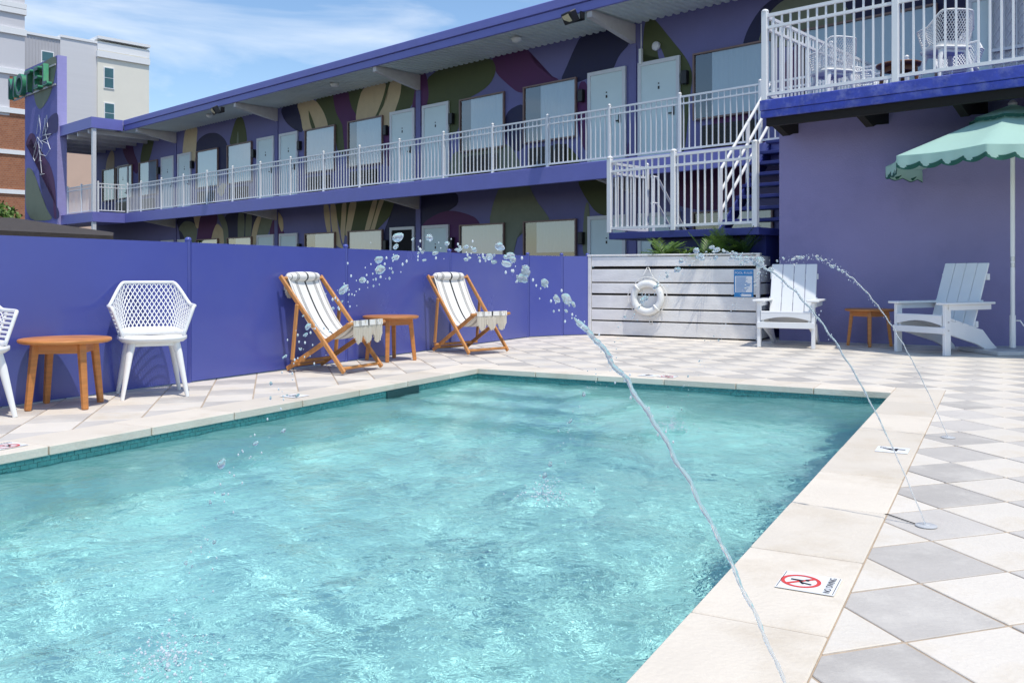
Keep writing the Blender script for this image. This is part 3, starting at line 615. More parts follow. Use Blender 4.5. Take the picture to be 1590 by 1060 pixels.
# ---------------------------------------------------------------- pool house block with terrace
ph = thing('pool_house', 'plain purple block with a timber roof terrace above', 'building', PF.P(WALL_S, 4, 0))
m = MB(); m.add([PF.P(WALL_S, 1.697, -.02), PF.P(WALL_S, 9, -.02), PF.P(WALL_S + 3.2, 9, -.02), PF.P(WALL_S + 1.5, 1.72, -.02), PF.P(WALL_S, 1.697, 2.975), PF.P(WALL_S, 9, 2.975), PF.P(WALL_S + 3.2, 9, 2.975), PF.P(WALL_S + 1.5, 1.72, 2.975)],
             [(0, 3, 2, 1), (4, 5, 6, 7), (0, 1, 5, 4), (1, 2, 6, 5), (2, 3, 7, 6), (3, 0, 4, 7)]); m.build('wall', 'right_wall', ph)
TL = 6.5
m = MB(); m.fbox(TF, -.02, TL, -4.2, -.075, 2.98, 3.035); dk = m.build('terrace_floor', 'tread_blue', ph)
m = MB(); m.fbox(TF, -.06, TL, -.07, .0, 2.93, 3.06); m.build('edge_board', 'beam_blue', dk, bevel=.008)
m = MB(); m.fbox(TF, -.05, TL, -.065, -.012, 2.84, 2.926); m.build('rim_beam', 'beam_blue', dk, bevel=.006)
m = MB(); m.fbox(TF, -.06, -.002, -4.2, -.074, 2.84, 3.06); m.build('side_beam', 'beam_blue', dk, bevel=.006)
m = MB(); m.fbox(TF, .0, TL, -.15, -.071, 2.74, 2.975); m.build('ledger', 'black_gap', dk)
for i in range(6):
    a0 = .02 + 1.07 * i; m = MB(); pr = [(-.16, 2.97), (-1.6, 2.97), (-1.6, 2.84), (-.62, 2.70), (-.5, 2.66), (-.16, 2.76)]
    m.prism([TF.P(a0, b, z) for b, z in pr], TF.P(a0 + .09, 0) - TF.P(a0, 0)); m.build('bracket', 'black_gap', dk)
bolt = MB(); bolt.lathe([(0, 0), (.014, 0), (.012, .008), (0, .01)], 8); bolt = bolt.mesh('bolt', 'beam_blue')
for i in range(12): place('bolt', bolt, Matrix.Translation(TF.P(.2 + .4 * i, -.012, 2.87)) @ TF.b.to_3d().to_track_quat('Z', 'Y').to_matrix().to_4x4(), dk)
tr = thing('terrace_railing', 'stout white railing around the roof terrace over the purple block', 'railing', TF.P(0, -.04, 3.06))
railing(tr, TF.P(0, -.04), TF.P(TL, -.04), 3.06, 1.08, post_at=(1.6, 3.2, 4.8), post=.075, rail=.038, bal=.022, second=.17)
railing(tr, TF.P(0, -4.1), TF.P(0, -.12), 3.06, 1.08, post_at=(2.0,), post=.05, rail=.038, bal=.022, second=.17, ends=(True, False))

# ---------------------------------------------------------------- staircase
st = thing('outdoor_staircase', 'blue steel staircase with a half landing and white handrails', 'staircase', LF.P(1.2, 0, 0))
LZ = 1.5
m = MB(); m.fbox(LF, 0, 2.5, -1.05, 0, LZ - .10, LZ); m.build('landing', 'tread_blue', st, bevel=.006)
m = MB(); m.fbox(LF, .75, 2.42, -.95, -.35, 0, LZ - .102); m.build('support_wall', 'tread_blue', st)
m = MB(); m.prism([LF.P(.7, -.3, 1.39), LF.P(2.3, -.3, 1.39), LF.P(2.0, -.3, 1.1), LF.P(1.0, -.3, 1.1)], LF.b.to_3d() * -.05); m.build('gusset', 'tread_blue', st)
for i in range(8):
    b = -1.05 - .19 * i
    m = MB(); m.fbox(LF, 1.33, 2.42, b - .26, b, LZ + .19 * (i + 1) - .05, LZ + .19 * (i + 1)); m.build('tread', 'tread_blue', st, bevel=.005)
    m = MB(); m.fbox(LF, .1, 1.1, b - .26, b, LZ - .19 * (i + 1) - .05, LZ - .19 * (i + 1)); m.build('tread', 'tread_blue', st, bevel=.005)
for k in (1.36, 2.38): m = MB(); m.bar(LF.P(k, -1.0, LZ - .02), LF.P(k, -2.56, LZ + 1.42), .03, .2); m.build('stringer', 'tread_blue', st)
for k in (.12, 1.08): m = MB(); m.bar(LF.P(k, -1.0, LZ - .1), LF.P(k, -2.56, .0), .03, .2); m.build('stringer', 'tread_blue', st)
for k, hs_ in ((1.3, (.95, .62, .32)), (2.44, (.95, .55))):
    for h in hs_: m = MB(); m.tube([LF.P(k, -1.06, LZ + h), LF.P(k, -2.56, LZ + h + 1.5)], .024, 8); m.build('handrail', 'white_paint', st, smooth='auto')
    for b in (-1.06, -1.85): m = MB(); m.bar(LF.P(k, b, LZ + (-b - 1.06) * .95), LF.P(k, b, LZ + .97 + (-b - 1.06) * 1.0), .045, .045); m.build('handrail_post', 'white_paint', st)
for h in (.92, .5): m = MB(); m.tube([LF.P(.12, -.95, LZ + h), LF.P(.12, -1.1, LZ + h), LF.P(.12, -2.5, LZ + h - 1.42)], .022, 8); m.build('handrail', 'white_paint', st, smooth='auto')
m = MB(); m.bar(LF.P(.12, -1.0, LZ), LF.P(.12, -1.0, LZ + .92), .04, .04); m.build('handrail_post', 'white_paint', st)
sr = thing('stair_landing_railing', 'bright white railing boxing in the half landing of the stairs', 'railing', LF.P(1.2, -.03, LZ))
railing(sr, LF.P(0, -.03), LF.P(2.44, -.03), LZ, 1.1, post_at=(1.15,), post=.075, rail=.038, bal=.022, second=.17)
railing(sr, LF.P(.0, -1.0), LF.P(.0, -.12), LZ, 1.08, post=.05, rail=.038, bal=.022, second=.17, ends=(True, False))

# ---------------------------------------------------------------- sign tower
tw = thing('sign_tower', 'tall purple brick pylon with green MOTEL letters and a neon bird', 'sign', BF.P(-24.8, 2.48, 0))
m = MB(); m.fbox(BF, -26.5, -23.12, 2.32, 2.64, -.05, 8.80); m.build('pylon', 'tower_brick', tw)
m = MB(); m.fbox(BF, -23.117, -23.09, 2.315, 2.645, -.05, 8.81); m.build('end_face', 'tower_brick_sunlit', tw)  # sunlight on this end is painted in: a paler copy of the pylon brick
for col, pts in (('sage', [(190, 190), (330, 90), (335, 160), (300, 330), (240, 425), (210, 390), (195, 300)]), ('dark_purple', [(345, 430), (300, 450), (265, 510), (245, 600), (255, 620), (300, 560), (345, 550)]),
                 ('dark_purple', [(225, 700), (265, 690), (262, 800), (300, 930), (350, 1010), (350, 1060), (310, 1060), (260, 960), (235, 850)]),
                 ('plum', [(150, 620), (175, 555), (205, 560), (225, 640), (260, 690), (300, 750), (325, 850), (335, 1060), (318, 1060), (310, 880), (280, 760), (235, 700), (205, 640), (185, 575), (160, 640)]),
                 ('sage', [(150, 755), (190, 765), (220, 840), (245, 930), (280, 1010), (320, 1070), (150, 1070)])):
    paint(CT, col, pts, BF, 2.641, tw)
uq = Matrix((e_.to_3d(), Vector((0, 0, 1)), n_.to_3d())).transposed()
if uq.determinant() < 0: pass
for i, ch in enumerate('MOTEL'):
    k = -27.32 + i * .90; me = text_mesh(ch, 1.2, 'letter_green', .09)
    o = place('letter', me, Matrix.Translation(BF.P(k, 2.79, 8.13)) @ uq.to_4x4(), tw); o.scale.x *= .92
    f = place('letter_face', text_mesh(ch, 1.04, 'letter_face', .004), Matrix.Translation(BF.P(k, 2.886, 8.13)) @ uq.to_4x4(), tw)
m = MB(); m.fbox(BF, -27.7, -23.2, 2.65, 2.69, 7.73, 7.79); m.fbox(BF, -27.7, -23.2, 2.65, 2.69, 8.45, 8.51); m.build('letter_bracket', 'metal_grey', tw)
m = MB(); rnd = random.Random(3)
bird = [[(240, 540), (225, 600), (235, 680), (245, 790), (235, 800), (260, 795)], [(250, 560), (275, 450), (280, 520), (262, 570)], [(240, 575), (215, 620), (195, 700), (205, 720), (235, 640)], [(245, 600), (285, 620), (295, 650), (270, 690), (240, 680)],
        [(250, 570), (300, 560), (285, 585), (250, 600)], [(215, 560), (230, 450), (240, 540)], [(200, 640), (220, 580), (250, 620), (230, 720), (245, 720)], [(262, 470), (268, 560), (290, 640)]]
for pl in bird: m.tube([BF.pix(*CT(x, y), 2.69) for x, y in pl], .011, 6)
m.build('neon_tubing', 'neon_white', tw, smooth='auto')

# ---------------------------------------------------------------- buildings behind
OB = Frame((-.5393 * 90, 90), (.6934, .7206), (.7206, -.6934))
def ob(px): return OB.k(px)
def zat(px, py): v = OB.P(ob(px), 0); return H + (HZ - py) * v.y / F
ap = thing('apartment_block', 'pale grey and cream apartment block with white cornice behind the sign', 'building', OB.P(4, -5, 0))
zg, zc = zat(95, 58), zat(150, 62)
m = MB(); m.fbox(OB, ob(30), ob(93), -11, 0, 0, zat(40, 53)); m.build('metal_clad_wall', 'metal_grey', ap)
m = MB()
for a in np.arange(ob(40), ob(93), .3): m.fbox(OB, a, a + .05, .002, .05, zat(60, 110), zat(40, 53) - .1)
m.build('cladding_rib', 'metal_grey', ap)
m = MB(); m.fbox(OB, ob(93) + .003, ob(150), -11, .06, 0, zat(93, 58)); m.build('grey_wall', 'siding_grey', ap)
m = MB(); m.fbox(OB, ob(38), ob(93), -11.1, .14, zat(40, 53), zat(40, 53) + .25); m.fbox(OB, ob(93), ob(150), -11.1, .16, zat(93, 58), zat(93, 58) + .25); m.build('parapet_cap', 'trim_white', ap)
m = MB(); m.fbox(OB, ob(150) + .003, ob(230), -11, .25, 0, zat(150, 64)); cw = m.build('cream_wall', 'stucco_cream', ap)
m = MB(); m.fbox(OB, ob(149.5), ob(230.5), -11.1, .5, zat(150, 61), zat(150, 61) + .3); m.fbox(OB, ob(150) - .02, ob(230) + .02, -11.1, .32, zat(150, 77.5), zat(150, 66)); m.fbox(OB, ob(150) - .1, ob(230.4), -11.1, .45, zat(150, 89), zat(150, 79.5)); m.build('cornice', 'trim_white', cw)
def awin(px0, px1, py0, py1, w):
    a, b = ob(px0), ob(px1); z0, z1 = zat(px0, py1), zat(px0, py0)
    m = MB(); m.fbox(OB, a - .1, b + .1, w, w + .08, z0 - .12, z1 + .1); f = m.build('window', 'trim_white', ap)
    zm = (z0 + z1) / 2
    m = MB(); m.fbox(OB, a, b, w + .081, w + .1, z0, zm - .04); m.fbox(OB, a, b, w + .081, w + .1, zm + .04, z1); m.build('pane', 'glass_teal', f)
awin(160.5, 174, 106, 136, .25); awin(161, 175, 161, 190, .25); awin(65, 82, 80, 110, 0); awin(161, 175, 216, 246, .25)
OB2 = Frame((-.5679 * 72, 72), (.6934, .7206), (.7206, -.6934))
def zb2(px, py): v = OB2.P(OB2.k(px), 0); return H + (HZ - py) * v.y / F
bk = thing('brick_building', 'tall red brick and grey sided building with white bands behind the sign tower', 'building', OB2.P(0, -4, 0))
a1 = OB2.k(38.5); m = MB(); m.fbox(OB2, -14, a1, -9, 0, zb2(0, 178), zb2(0, -60)); m.build('grey_wall', 'siding_lilac', bk)
m = MB(); m.fbox(OB2, -14, a1 + .6, -9, .02, 0, zb2(0, 178) - .002); m.fbox(OB2, OB2.k(15), a1 + .6, -9, .06, zb2(0, 178), zb2(15, 118)); m.build('brick_wall', 'brick_red', bk)
m = MB()
for y in (8, 17, 50, 113, 174): m.fbox(OB2, -14, a1 + (.62 if y > 100 else .1), -9, .16, zb2(0, y), zb2(0, y) + (.42 if y != 50 else .5))
for y in (238, 300): m.fbox(OB2, -14, a1 + .62, -9, .12, zb2(0, y), zb2(0, y) + .35)
m.build('band_course', 'trim_white', bk)
pc = thing('peach_building', 'low peach stucco building seen under the walkway roof', 'building', BF.P(-46, 0, 0))
v = G(120, 500); 
m = MB(); m.fbox(OB, OB.k(92, 20), OB.k(146, 20), 12, 20, 0, 12.6); m.build('wall', 'peach', pc)
# shingled shed roof and shrub past the fence
sh = thing('dark_shed', 'low dark shingled shed roof showing over the blue fence', 'shed', (-7.2, 15.5, 0))
def at(px, py, y): return Vector(((px - CX) / F * y, y, H + (HZ - py) * y / F))
P0, P1_, = at(-60, 335, 17), at(178, 364, 13.2)
m = MB(); m.add([at(-200, 348, 13), at(176, 366, 13), at(176, 361, 14.6), at(20, 338, 16.6), at(-220, 336, 16.6)], [(0, 1, 2, 3, 4)]); v0 = list(m.v)
m = MB(); m.prism(v0, (0, 0, -.07)); m.build('roof', 'shingle', sh)
m = MB(); m.box(-11.3, -6.1, 13.5, 16.2, -.03, 1.33); m.build('wall', 'dark_purple', sh)

# ---------------------------------------------------------------- furniture
def lattice_chair(label, loc, face, group):
    t = thing('lattice_chair', label, 'chair', loc, rz_of(face), group, world=False)
    SZ = .425
    def shell(phi, v):                                  # phi 0 = back centre, +-1 = arm front; v 0 = seat, 1 = rim
        a = phi * R(112); ca, sa = math.cos(a), math.sin(a)
        ex = .74; cx = math.copysign(abs(ca) ** ex, ca); sx = math.copysign(abs(sa) ** ex, sa)
        hb = 1 - min(1, max(0, (abs(phi) - .33) / .33)); hb = hb * hb * (3 - 2 * hb)
        rim = .215 + .165 * hb - .02 * max(0, abs(phi) - .62)
        lean = v * (.075 * hb + .02); wide = v * .075 * (1 - .55 * hb)
        x = -.195 * cx - lean * max(0, cx) + (.02 if cx < 0 else 0); y = (.215 + wide) * sx
        return Vector((x, y, SZ + .01 + rim * v))
    ph_ = [-1 + 2 * i / 400 for i in range(401)]; acc = [0.0]       # even spacing along the wrap
    for i in range(400): acc.append(acc[-1] + (shell(ph_[i + 1], .6) - shell(ph_[i], .6)).length)
    PL = acc[-1]
    def at_arc(x):
        x = min(max(x, 0), PL); i = int(np.searchsorted(acc, x)); i = max(1, min(400, i)); u = (x - acc[i - 1]) / max(1e-9, acc[i] - acc[i - 1]); return ph_[i - 1] + (ph_[i] - ph_[i - 1]) * u
    m = MB(); PE = .72; step = .033; lo_, hi_ = PL * (1 - PE) / 2, PL * (1 + PE) / 2
    for s_ in (-1, 1):
        x0 = lo_ - .3
        while x0 < hi_ + .3:
            pts = []
            for j in range(13):
                v = .12 + .88 * j / 12; xx = x0 + s_ * .24 * (v - .5)
                if lo_ <= xx <= hi_: pts.append(shell(at_arc(xx), v))
            if len(pts) > 1: m.tube(pts, .0043, 4, False, 1.0)
            x0 += step
    m.build('lattice', 'white_plastic', t)
    m = MB()
    for s_ in (-1, 1):
        for v in (.24, .37, .50, .63, .76, .88): m.tube([shell(at_arc(PL / 2 + s_ * (PL * PE / 2 + PL * (1 - PE) / 2 * i / 8)), v) for i in range(9)], .0085, 5)
        m.tube([shell(at_arc(PL / 2 + s_ * PL * PE / 2), v / 8) for v in range(9)], .008, 6)
    tag(m.build('arm_slats', 'white_plastic', t, smooth=True), kind='stuff')
    m = MB(); vs = []
    for i in range(61):
        f_ = -1 + i / 30
        for v in (-.03, .06, .13): vs.append(shell(f_, v))
    m.add(vs, [(i * 3 + j, i * 3 + j + 1, (i + 1) * 3 + j + 1, (i + 1) * 3 + j) for i in range(60) for j in range(2)])
    sk = m.build('seat_skirt', 'white_plastic', t, smooth=True, closed=False); sk.modifiers.new('thickness', 'SOLIDIFY').thickness = .009
    m = MB(); rim = [shell(-1, v / 6) for v in range(6)] + [shell(-1 + 2 * i / 64, 1.0) for i in range(65)] + [shell(1, 1 - v / 6) for v in range(1, 7)]; m.tube(rim, .0125, 8)
    m.build('rim', 'white_plastic', t, smooth=True)
    m = MB(); ring = []; nn = 40; top, bot = [], []
    for i in range(nn):
        a = 2 * math.pi * i / nn; c_, s_ = math.cos(a), math.sin(a); x = math.copysign(abs(c_) ** .55, c_) * (.235 if c_ > 0 else .215); y = math.copysign(abs(s_) ** .55, s_) * .232
        top.append((x, y, SZ + .012 - .012 * (1 - abs(y) / .232))); bot.append((x * .9, y * .9, SZ - .032))
    mid = [(x * .55, y * .55, SZ - .014) for x, y, _ in top]; rimo = [(x * 1.0, y * 1.0, SZ - .012) for x, y, _ in top]
    vs = [(0, 0, SZ - .02)] + mid + top + rimo + bot + [(0, 0, SZ - .034)]; fs_ = []
    for i in range(nn):
        j = (i + 1) % nn; fs_ += [(0, 1 + i, 1 + j), (1 + i, 1 + nn + i, 1 + nn + j, 1 + j), (1 + nn + i, 1 + 2 * nn + i, 1 + 2 * nn + j, 1 + nn + j), (1 + 2 * nn + i, 1 + 3 * nn + i, 1 + 3 * nn + j, 1 + 2 * nn + j), (1 + 3 * nn + i, 1 + 4 * nn, 1 + 3 * nn + j)]
    m.add(vs, fs_); m.build('seat', 'white_plastic', t, smooth=True)
    for sx in (-1, 1):
        for sy in (-1, 1):
            m = MB(); m.tube([(sx * .15 - .005, sy * .145, SZ - .03), (sx * .17, sy * .165, SZ - .12), (sx * .225, sy * .215, 0)], [.031, .027, .015], 10, squash=.75); m.build('leg', 'white_plastic', t, smooth='auto')
    for x in (.145, -.155): m = MB(); m.bar((x, -.15, SZ - .045), (x, .15, SZ - .045), .03, .03); m.build('seat_support', 'white_plastic', t)
    return t
GC = 'white lattice chairs'
c1 = lattice_chair('white lattice armchair beside the fence, right of the teak stool', G(229, 612) + Vector((.045, -.03, 0)), (.46, -.89), GC)
copy_thing(c1, (-3.36, 5.50, 0), rz_of((.8, -.6)), 'white lattice armchair by the fence, cut off past the teak stool')
for a, b, f, lb in ((.53, -.84, (-.25, .97), 'white lattice armchair at the terrace corner post with its back to the rail'), (1.98, -.56, (-.1, 1), 'white lattice armchair on the terrace with its back against the front rail'),
                    (.5, -2.3, (.7, -.7), 'white lattice armchair deep on the terrace behind the brown table'), (1.78, -1.75, (-.6, -.75), 'white lattice armchair on the terrace facing the brown table')):
    v = TF.P(a, b, 3.037); copy_thing(c1, v, rz_of(f), lb)
def side_table(label, loc, group=None, mat='teak', top=.285, h=.455):
    t = thing('side_table', label, 'table', loc, R(20), group, world=False)
    m = MB(); m.lathe([(0, h - .03), (top - .02, h - .03), (top - .004, h - .022), (top, h - .012), (top - .004, h - .003), (top - .014, h), (0, h)], 40); m.build('tabletop', mat, t, smooth='auto')
    for i in range(4):
        a = i * math.pi / 2 + .6; c_, s_ = math.cos(a), math.sin(a); r0, r1 = top * .70, top * .86
        m = MB(); m.bar((c_ * r1, s_ * r1, 0), (c_ * r0, s_ * r0, h - .028), .036, .036, (c_, s_, 0), .046, .046); m.build('leg', mat, t, bevel=.006)
        a2 = a + math.pi / 2; m = MB(); m.bar((c_ * r0, s_ * r0, h - .062), (math.cos(a2) * r0, math.sin(a2) * r0, h - .062), .02, .062); m.build('apron', mat, t)
    return t
GT = 'round teak side tables'
t1 = side_table('round teak stool table between the two lattice chairs', (-2.965, 5.985, 0), GT)
copy_thing(t1, (-1.235, 9.185, 0), R(55), 'round teak side table between the two striped deck chairs')
copy_thing(t1, (4.36, 11.0, 0), R(35), 'round teak side table between the two white plank chairs')
side_table('small dark brown round table on the roof terrace', TF.P(1.3, -1.03, 3.037), None, 'brown_table', .27, .45)

def deck_chair(label, loc, face, group):
    t = thing('deck_chair', label, 'deck chair', loc, rz_of(face), group, world=False)
    W = .29; WI = .245                                  # origin under the front foot line, +x faces forward
    TOP, FOOT = Vector((-.70, 0, .86)), Vector((0, 0, .022)); RB, FB = Vector((-.66, 0, .022)), Vector((.03, 0, .44))
    for s_ in (-1, 1):
        y = Vector((0, s_ * W, 0)); yi = Vector((0, s_ * WI, 0)); yo = Vector((0, s_ * (W + .026), 0))
        m = MB(); m.bar(FOOT + y, TOP + y, .024, .042); m.build('long_rail', 'teak_rail', t, bevel=.006)
        m = MB(); m.bar(RB + yi, FB + yi, .024, .042); m.build('seat_rail', 'teak_rail', t, bevel=.006)
        m = MB(); m.bar(FOOT.lerp(TOP, .70) + yo, RB.lerp(FB, .17) + yo + Vector((0, 0, .02)), .022, .036); m.build('prop_strut', 'teak_rail', t, bevel=.005)
    for P, w in ((FOOT + Vector((-.035, 0, .03)), W), (RB + Vector((.05, 0, .03)), WI), (TOP + Vector((.02, 0, -.02)), W), (FB, W), (RB.lerp(FB, .17), W + .03)):
        m = MB(); m.tube([P + Vector((0, -w, 0)), P + Vector((0, w, 0))], .0145, 8); m.build('crossbar', 'teak_rail', t, smooth='auto')
    A, B = TOP + Vector((.02, 0, -.005)), FB + Vector((0, 0, .015)); K = 26; J = 10; vs = []
    A2, B2 = Vector((A.x, A.z)), Vector((B.x, B.z)); C1, C2 = Vector((-.46, .36)), Vector((-.26, .10))
    prof = [A2 * (1 - u) ** 3 + C1 * 3 * u * (1 - u) ** 2 + C2 * 3 * u * u * (1 - u) + B2 * u ** 3 for u in [i / K for i in range(K + 1)]]
    for P in prof:
        for j in range(J + 1): vs.append((P.x, -.225 + .45 * j / J, P.y + .012 * (abs(j / J - .5) * 2) ** 2))
    m = MB(); m.add(vs, [(i * (J + 1) + j, i * (J + 1) + j + 1, (i + 1) * (J + 1) + j + 1, (i + 1) * (J + 1) + j) for i in range(K) for j in range(J)])
    o = m.build('sling', 'sling_stripe', t, smooth=True, closed=False); sd_ = o.modifiers.new('thickness', 'SOLIDIFY'); sd_.thickness = .004
    for nm, base, z0, L_ in (('front_fringe', B + Vector((.018, 0, .012)), 0, .205), ('rear_fringe', A + Vector((-.03, 0, 0)), 0, .2)):
        m = MB(); nf = 64
        for i in range(nf):                             # woven flap top, then cords to a scalloped hem
            y = -.22 + .44 * (i + .5) / nf; sc_ = L_ * (.62 + .38 * abs(math.sin(math.pi * (y + .22) / .147))); x = base.x + random.uniform(-.004, .006)
            m.bar((x, y, base.z), (x + random.uniform(-.006, .008), y + random.uniform(-.004, .004), base.z - sc_ * random.uniform(.95, 1.03)),   .0085, .0085)
        m.build(nm, 'fringe', t)
        m = MB(); m.add([(base.x + .007, -.222, base.z + .004), (base.x + .007, .222, base.z + .004), (base.x + .010, .222, base.z - .045), (base.x + .010, -.222, base.z - .045)], [(0, 1, 2, 3)]); m.build('flap', 'sling_stripe', t, closed=False)
    d_ = Vector((.30, 0, -.95)).normalized(); c = TOP + Vector((.075, 0, .005)); m = MB()
    pr = [(-.225, .006), (-.215, .03), (-.19, .048), (-.1, .057), (0, .058), (.1, .057), (.19, .048), (.215, .03), (.225, .006)]
    m.tube([(c.x - .05, y, c.z - .012) for y, r in pr], [r for y, r in pr], 16, squash=.8); m.build('head_pillow', 'sling_stripe', t, smooth=True)
    return t
GD = 'striped deck chairs'
fl, fr = G(528, 583), G(589.3, 572); d1 = deck_chair('teak deck chair with striped sling, fringed seat and closer to the lattice chair', (fl + fr) / 2 + Vector((.03, -.015, 0)), (.90, -.43), GD)
fl, fr = G(726, 552), G(791, 547.6); copy_thing(d1, (fl + fr) / 2, rz_of((.70, -.71)), 'teak deck chair with striped sling and fringe, nearer the white planter')

def adirondack(label, loc, face, group):
    t = thing('plank_armchair', label, 'chair', loc, rz_of(face), group, world=False); M = 'lumber_white'
    hw = .31
    for s_ in (-1, 1):
        m = MB(); m.box(-.045, .045, s_ * hw - .02, s_ * hw + .02, 0, .545); m.build('front_leg', M, t, bevel=.005)
        m = MB(); y = s_ * (hw - .042); pl = [(.03, .40), (.03, .25), (-.55, .10), (-.78, .0), (-.90, .0), (-.885, .05), (-.78, .13), (-.64, .26), (-.52, .285)]
        m.prism([(x, y - .016, z) for x, z in pl], (0, .032, 0)); m.build('rear_leg', M, t, bevel=.004)
        m = MB(); m.box(-.72, .085, s_ * hw - .07, s_ * hw + .07, .547, .572); m.build('arm', M, t, bevel=.006)
        m = MB(); m.box(-.70, .0, s_ * (hw + .021) - .011, s_ * (hw + .021) + .011, .487, .546); m.build('arm_rail', M, t, bevel=.004)
    m = MB(); m.box(.046, .068, -hw - .018, hw + .018, .235, .305); m.build('front_stretcher', M, t, bevel=.004)
    m = MB(); n = 16; pl = [(-hw + .025, .425), (hw - .025, .425)] + [((hw - .025) * (1 - 2 * i / n), .325 + .045 * math.sin(math.pi * i / n)) for i in range(n + 1)]
    m.prism([(.032, y, z) for y, z in pl], (.022, 0, 0)); m.build('seat_apron', M, t)
    for i in range(5):
        x0 = .055 - i * .118; z0 = .428 - i * .030; m = MB(); m.bar((x0, 0, z0), (x0 - .108, 0, z0 - .028), 2 * hw - .05, .022); m.build('seat_slat', M, t, bevel=.004)
    bx, bz = -.47, .23; tx, tz = -.76, 1.0; wv = .555 / 4
    for i in range(4):
        yc = -.555 / 2 + wv * (i + .5); m = MB(); m.bar((bx, yc, bz), (tx, yc, tz), wv - .006, .022, (1, 0, .3)); m.build('back_slat', M, t, bevel=.006)
    for u in (.12, .42, .80):
        P = Vector((bx, 0, bz)).lerp(Vector((tx, 0, tz)), u); m = MB(); m.box(P.x - .05, P.x - .014, -.29, .29, P.z - .035, P.z + .035); m.build('back_brace', M, t, bevel=.004)
    for s_ in (-1, 1):
        m = MB()
        for z in (.27, .36, .51): m.box(-.012, .008, s_ * (hw + .02) - .003, s_ * (hw + .02) + .0035, z - .007, z + .007)
        m.build('bolt', 'steel', t)
    return t
GA = 'white plank armchairs'
ad = adirondack('white plank armchair beside the planter, half in sunlight', (G(1184, 540) + G(1257, 540)) / 2, (-.42, -.91), GA)
copy_thing(ad, (G(1400, 546) + G(1464, 552)) / 2, rz_of((-.89, -.46)), 'white plank armchair turned sideways in the parasol shade')

# ---------------------------------------------------------------- parasol
ub = G(1572.4, 548); um = thing('parasol', 'mint green parasol with dark green scalloped trim on a white pole', 'parasol', ub, R(6), world=False)
m = MB(); m.tube([(0, 0, .06), (0, 0, 2.72)], .024, 14); m.build('pole', 'white_paint', um, smooth='auto')
for z in (.95, 1.02): m = MB(); m.tube([(0, 0, z), (0, 0, z + .05)], .0262, 14); m.build('pole_sleeve', 'steel', um, smooth='auto')
m = MB(); m.tube([(0, 0, .06), (0, 0, .42)], .032, 14); m.tube([(.03, 0, .36), (.07, -.03, .36), (.10, -.05, .30)], .008, 6); m.build('base_tube', 'white_paint', um, smooth='auto')
m = MB(); m.box(-.42, .42, -.36, .36, .0, .05); m.build('base_plate', 'base_plate', um, bevel=.01)
RC, ZE, ZP = 1.36, 2.17, 2.72
def canopy(r0, z0, r1, z1, sag, n=8, seg=8, lev=8):
    vs = []; fs_ = []
    for l in range(lev + 1):
        u = l / lev; r = r0 + (r1 - r0) * u; z = z0 + (z1 - z0) * u
        for s_ in range(n):
            a0, a1 = 2 * math.pi * s_ / n, 2 * math.pi * (s_ + 1) / n
            for g in range(seg):
                w = g / seg; x = r * (math.cos(a0) * (1 - w) + math.cos(a1) * w); y = r * (math.sin(a0) * (1 - w) + math.sin(a1) * w)
                bow = math.sin(math.pi * w); f = 1 - .035 * bow * u; vs.append((x * f, y * f, z - sag * bow * u * (1.2 - u) * 1.3 + .004 * math.sin(9 * u + s_ * 2) * bow))
    q = n * seg
    for l in range(lev):
        for i in range(q): fs_.append((l * q + i, l * q + (i + 1) % q, (l + 1) * q + (i + 1) % q, (l + 1) * q + i))
    return vs, fs_
m = MB(); v_, f_ = canopy(.14, ZP - .05, RC, ZE, .05); m.add(v_, f_); m.build('canopy', 'canvas_mint', um, smooth='auto', closed=False)
m = MB(); v_, f_ = canopy(.02, ZP + .035, .44, ZP - .115, .015, lev=4); m.add(v_, f_); vent = m.build('vent_cap', 'canvas_mint', um, smooth='auto', closed=False)
m = MB(); m.lathe([(0, 0), (.045, 0), (.05, .02), (.03, .05), (.012, .06), (0, .06)], 14, (0, 0), ZP + .03); m.build('finial', 'white_plastic', um, smooth='auto')
def valance(r, z, drop, name, mat, off, n=8, per=4, h0=0, sc_=.035, par=None):
    m = MB(); seg = 40; vs = []
    for s_ in range(n):
        a0, a1 = 2 * math.pi * s_ / n, 2 * math.pi * (s_ + 1) / n
        for g in range(seg):
            w = g / seg; bow = math.sin(math.pi * w); f = (1 - .035 * bow) * (1 + off / r); x = r * (math.cos(a0) * (1 - w) + math.cos(a1) * w) * f; y = r * (math.sin(a0) * (1 - w) + math.sin(a1) * w) * f
            zz = z - .05 * 1.3 * .2 * bow; sca = abs(math.sin(math.pi * w * per)) * sc_; rp_ = 1 + .008 * math.sin(w * per * 6.28)
            vs += [(x, y, zz - (h0 + (sca if h0 else 0))), (x * rp_, y * rp_, zz - drop - sca)]
    q = n * seg; m.add(vs, [(2 * i, 2 * i + 1, 2 * ((i + 1) % q) + 1, 2 * ((i + 1) % q)) for i in range(q)]); return m.build(name, mat, par or um, smooth=True, closed=False)
valance(RC, ZE, .115, 'valance', 'canvas_mint', 0); valance(RC, ZE, .125, 'valance_trim', 'trim_green', .003, h0=.075); valance(.44, ZP - .115, .03, 'vent_trim', 'trim_green', .003, sc_=.008, par=vent)
for i in range(8):
    a = 2 * math.pi * i / 8; c_, s_ = math.cos(a), math.sin(a); m = MB(); m.bar((.03 * c_, .03 * s_, ZP - .06), (RC * .99 * c_, RC * .99 * s_, ZE - .012), .014, .02); m.build('rib', 'white_paint', um)
    m = MB(); m.bar((.03 * c_, .03 * s_, 2.32), (RC * .5 * c_, RC * .5 * s_, (ZP + ZE) / 2 - .04), .012, .016); m.build('strut', 'white_paint', um)

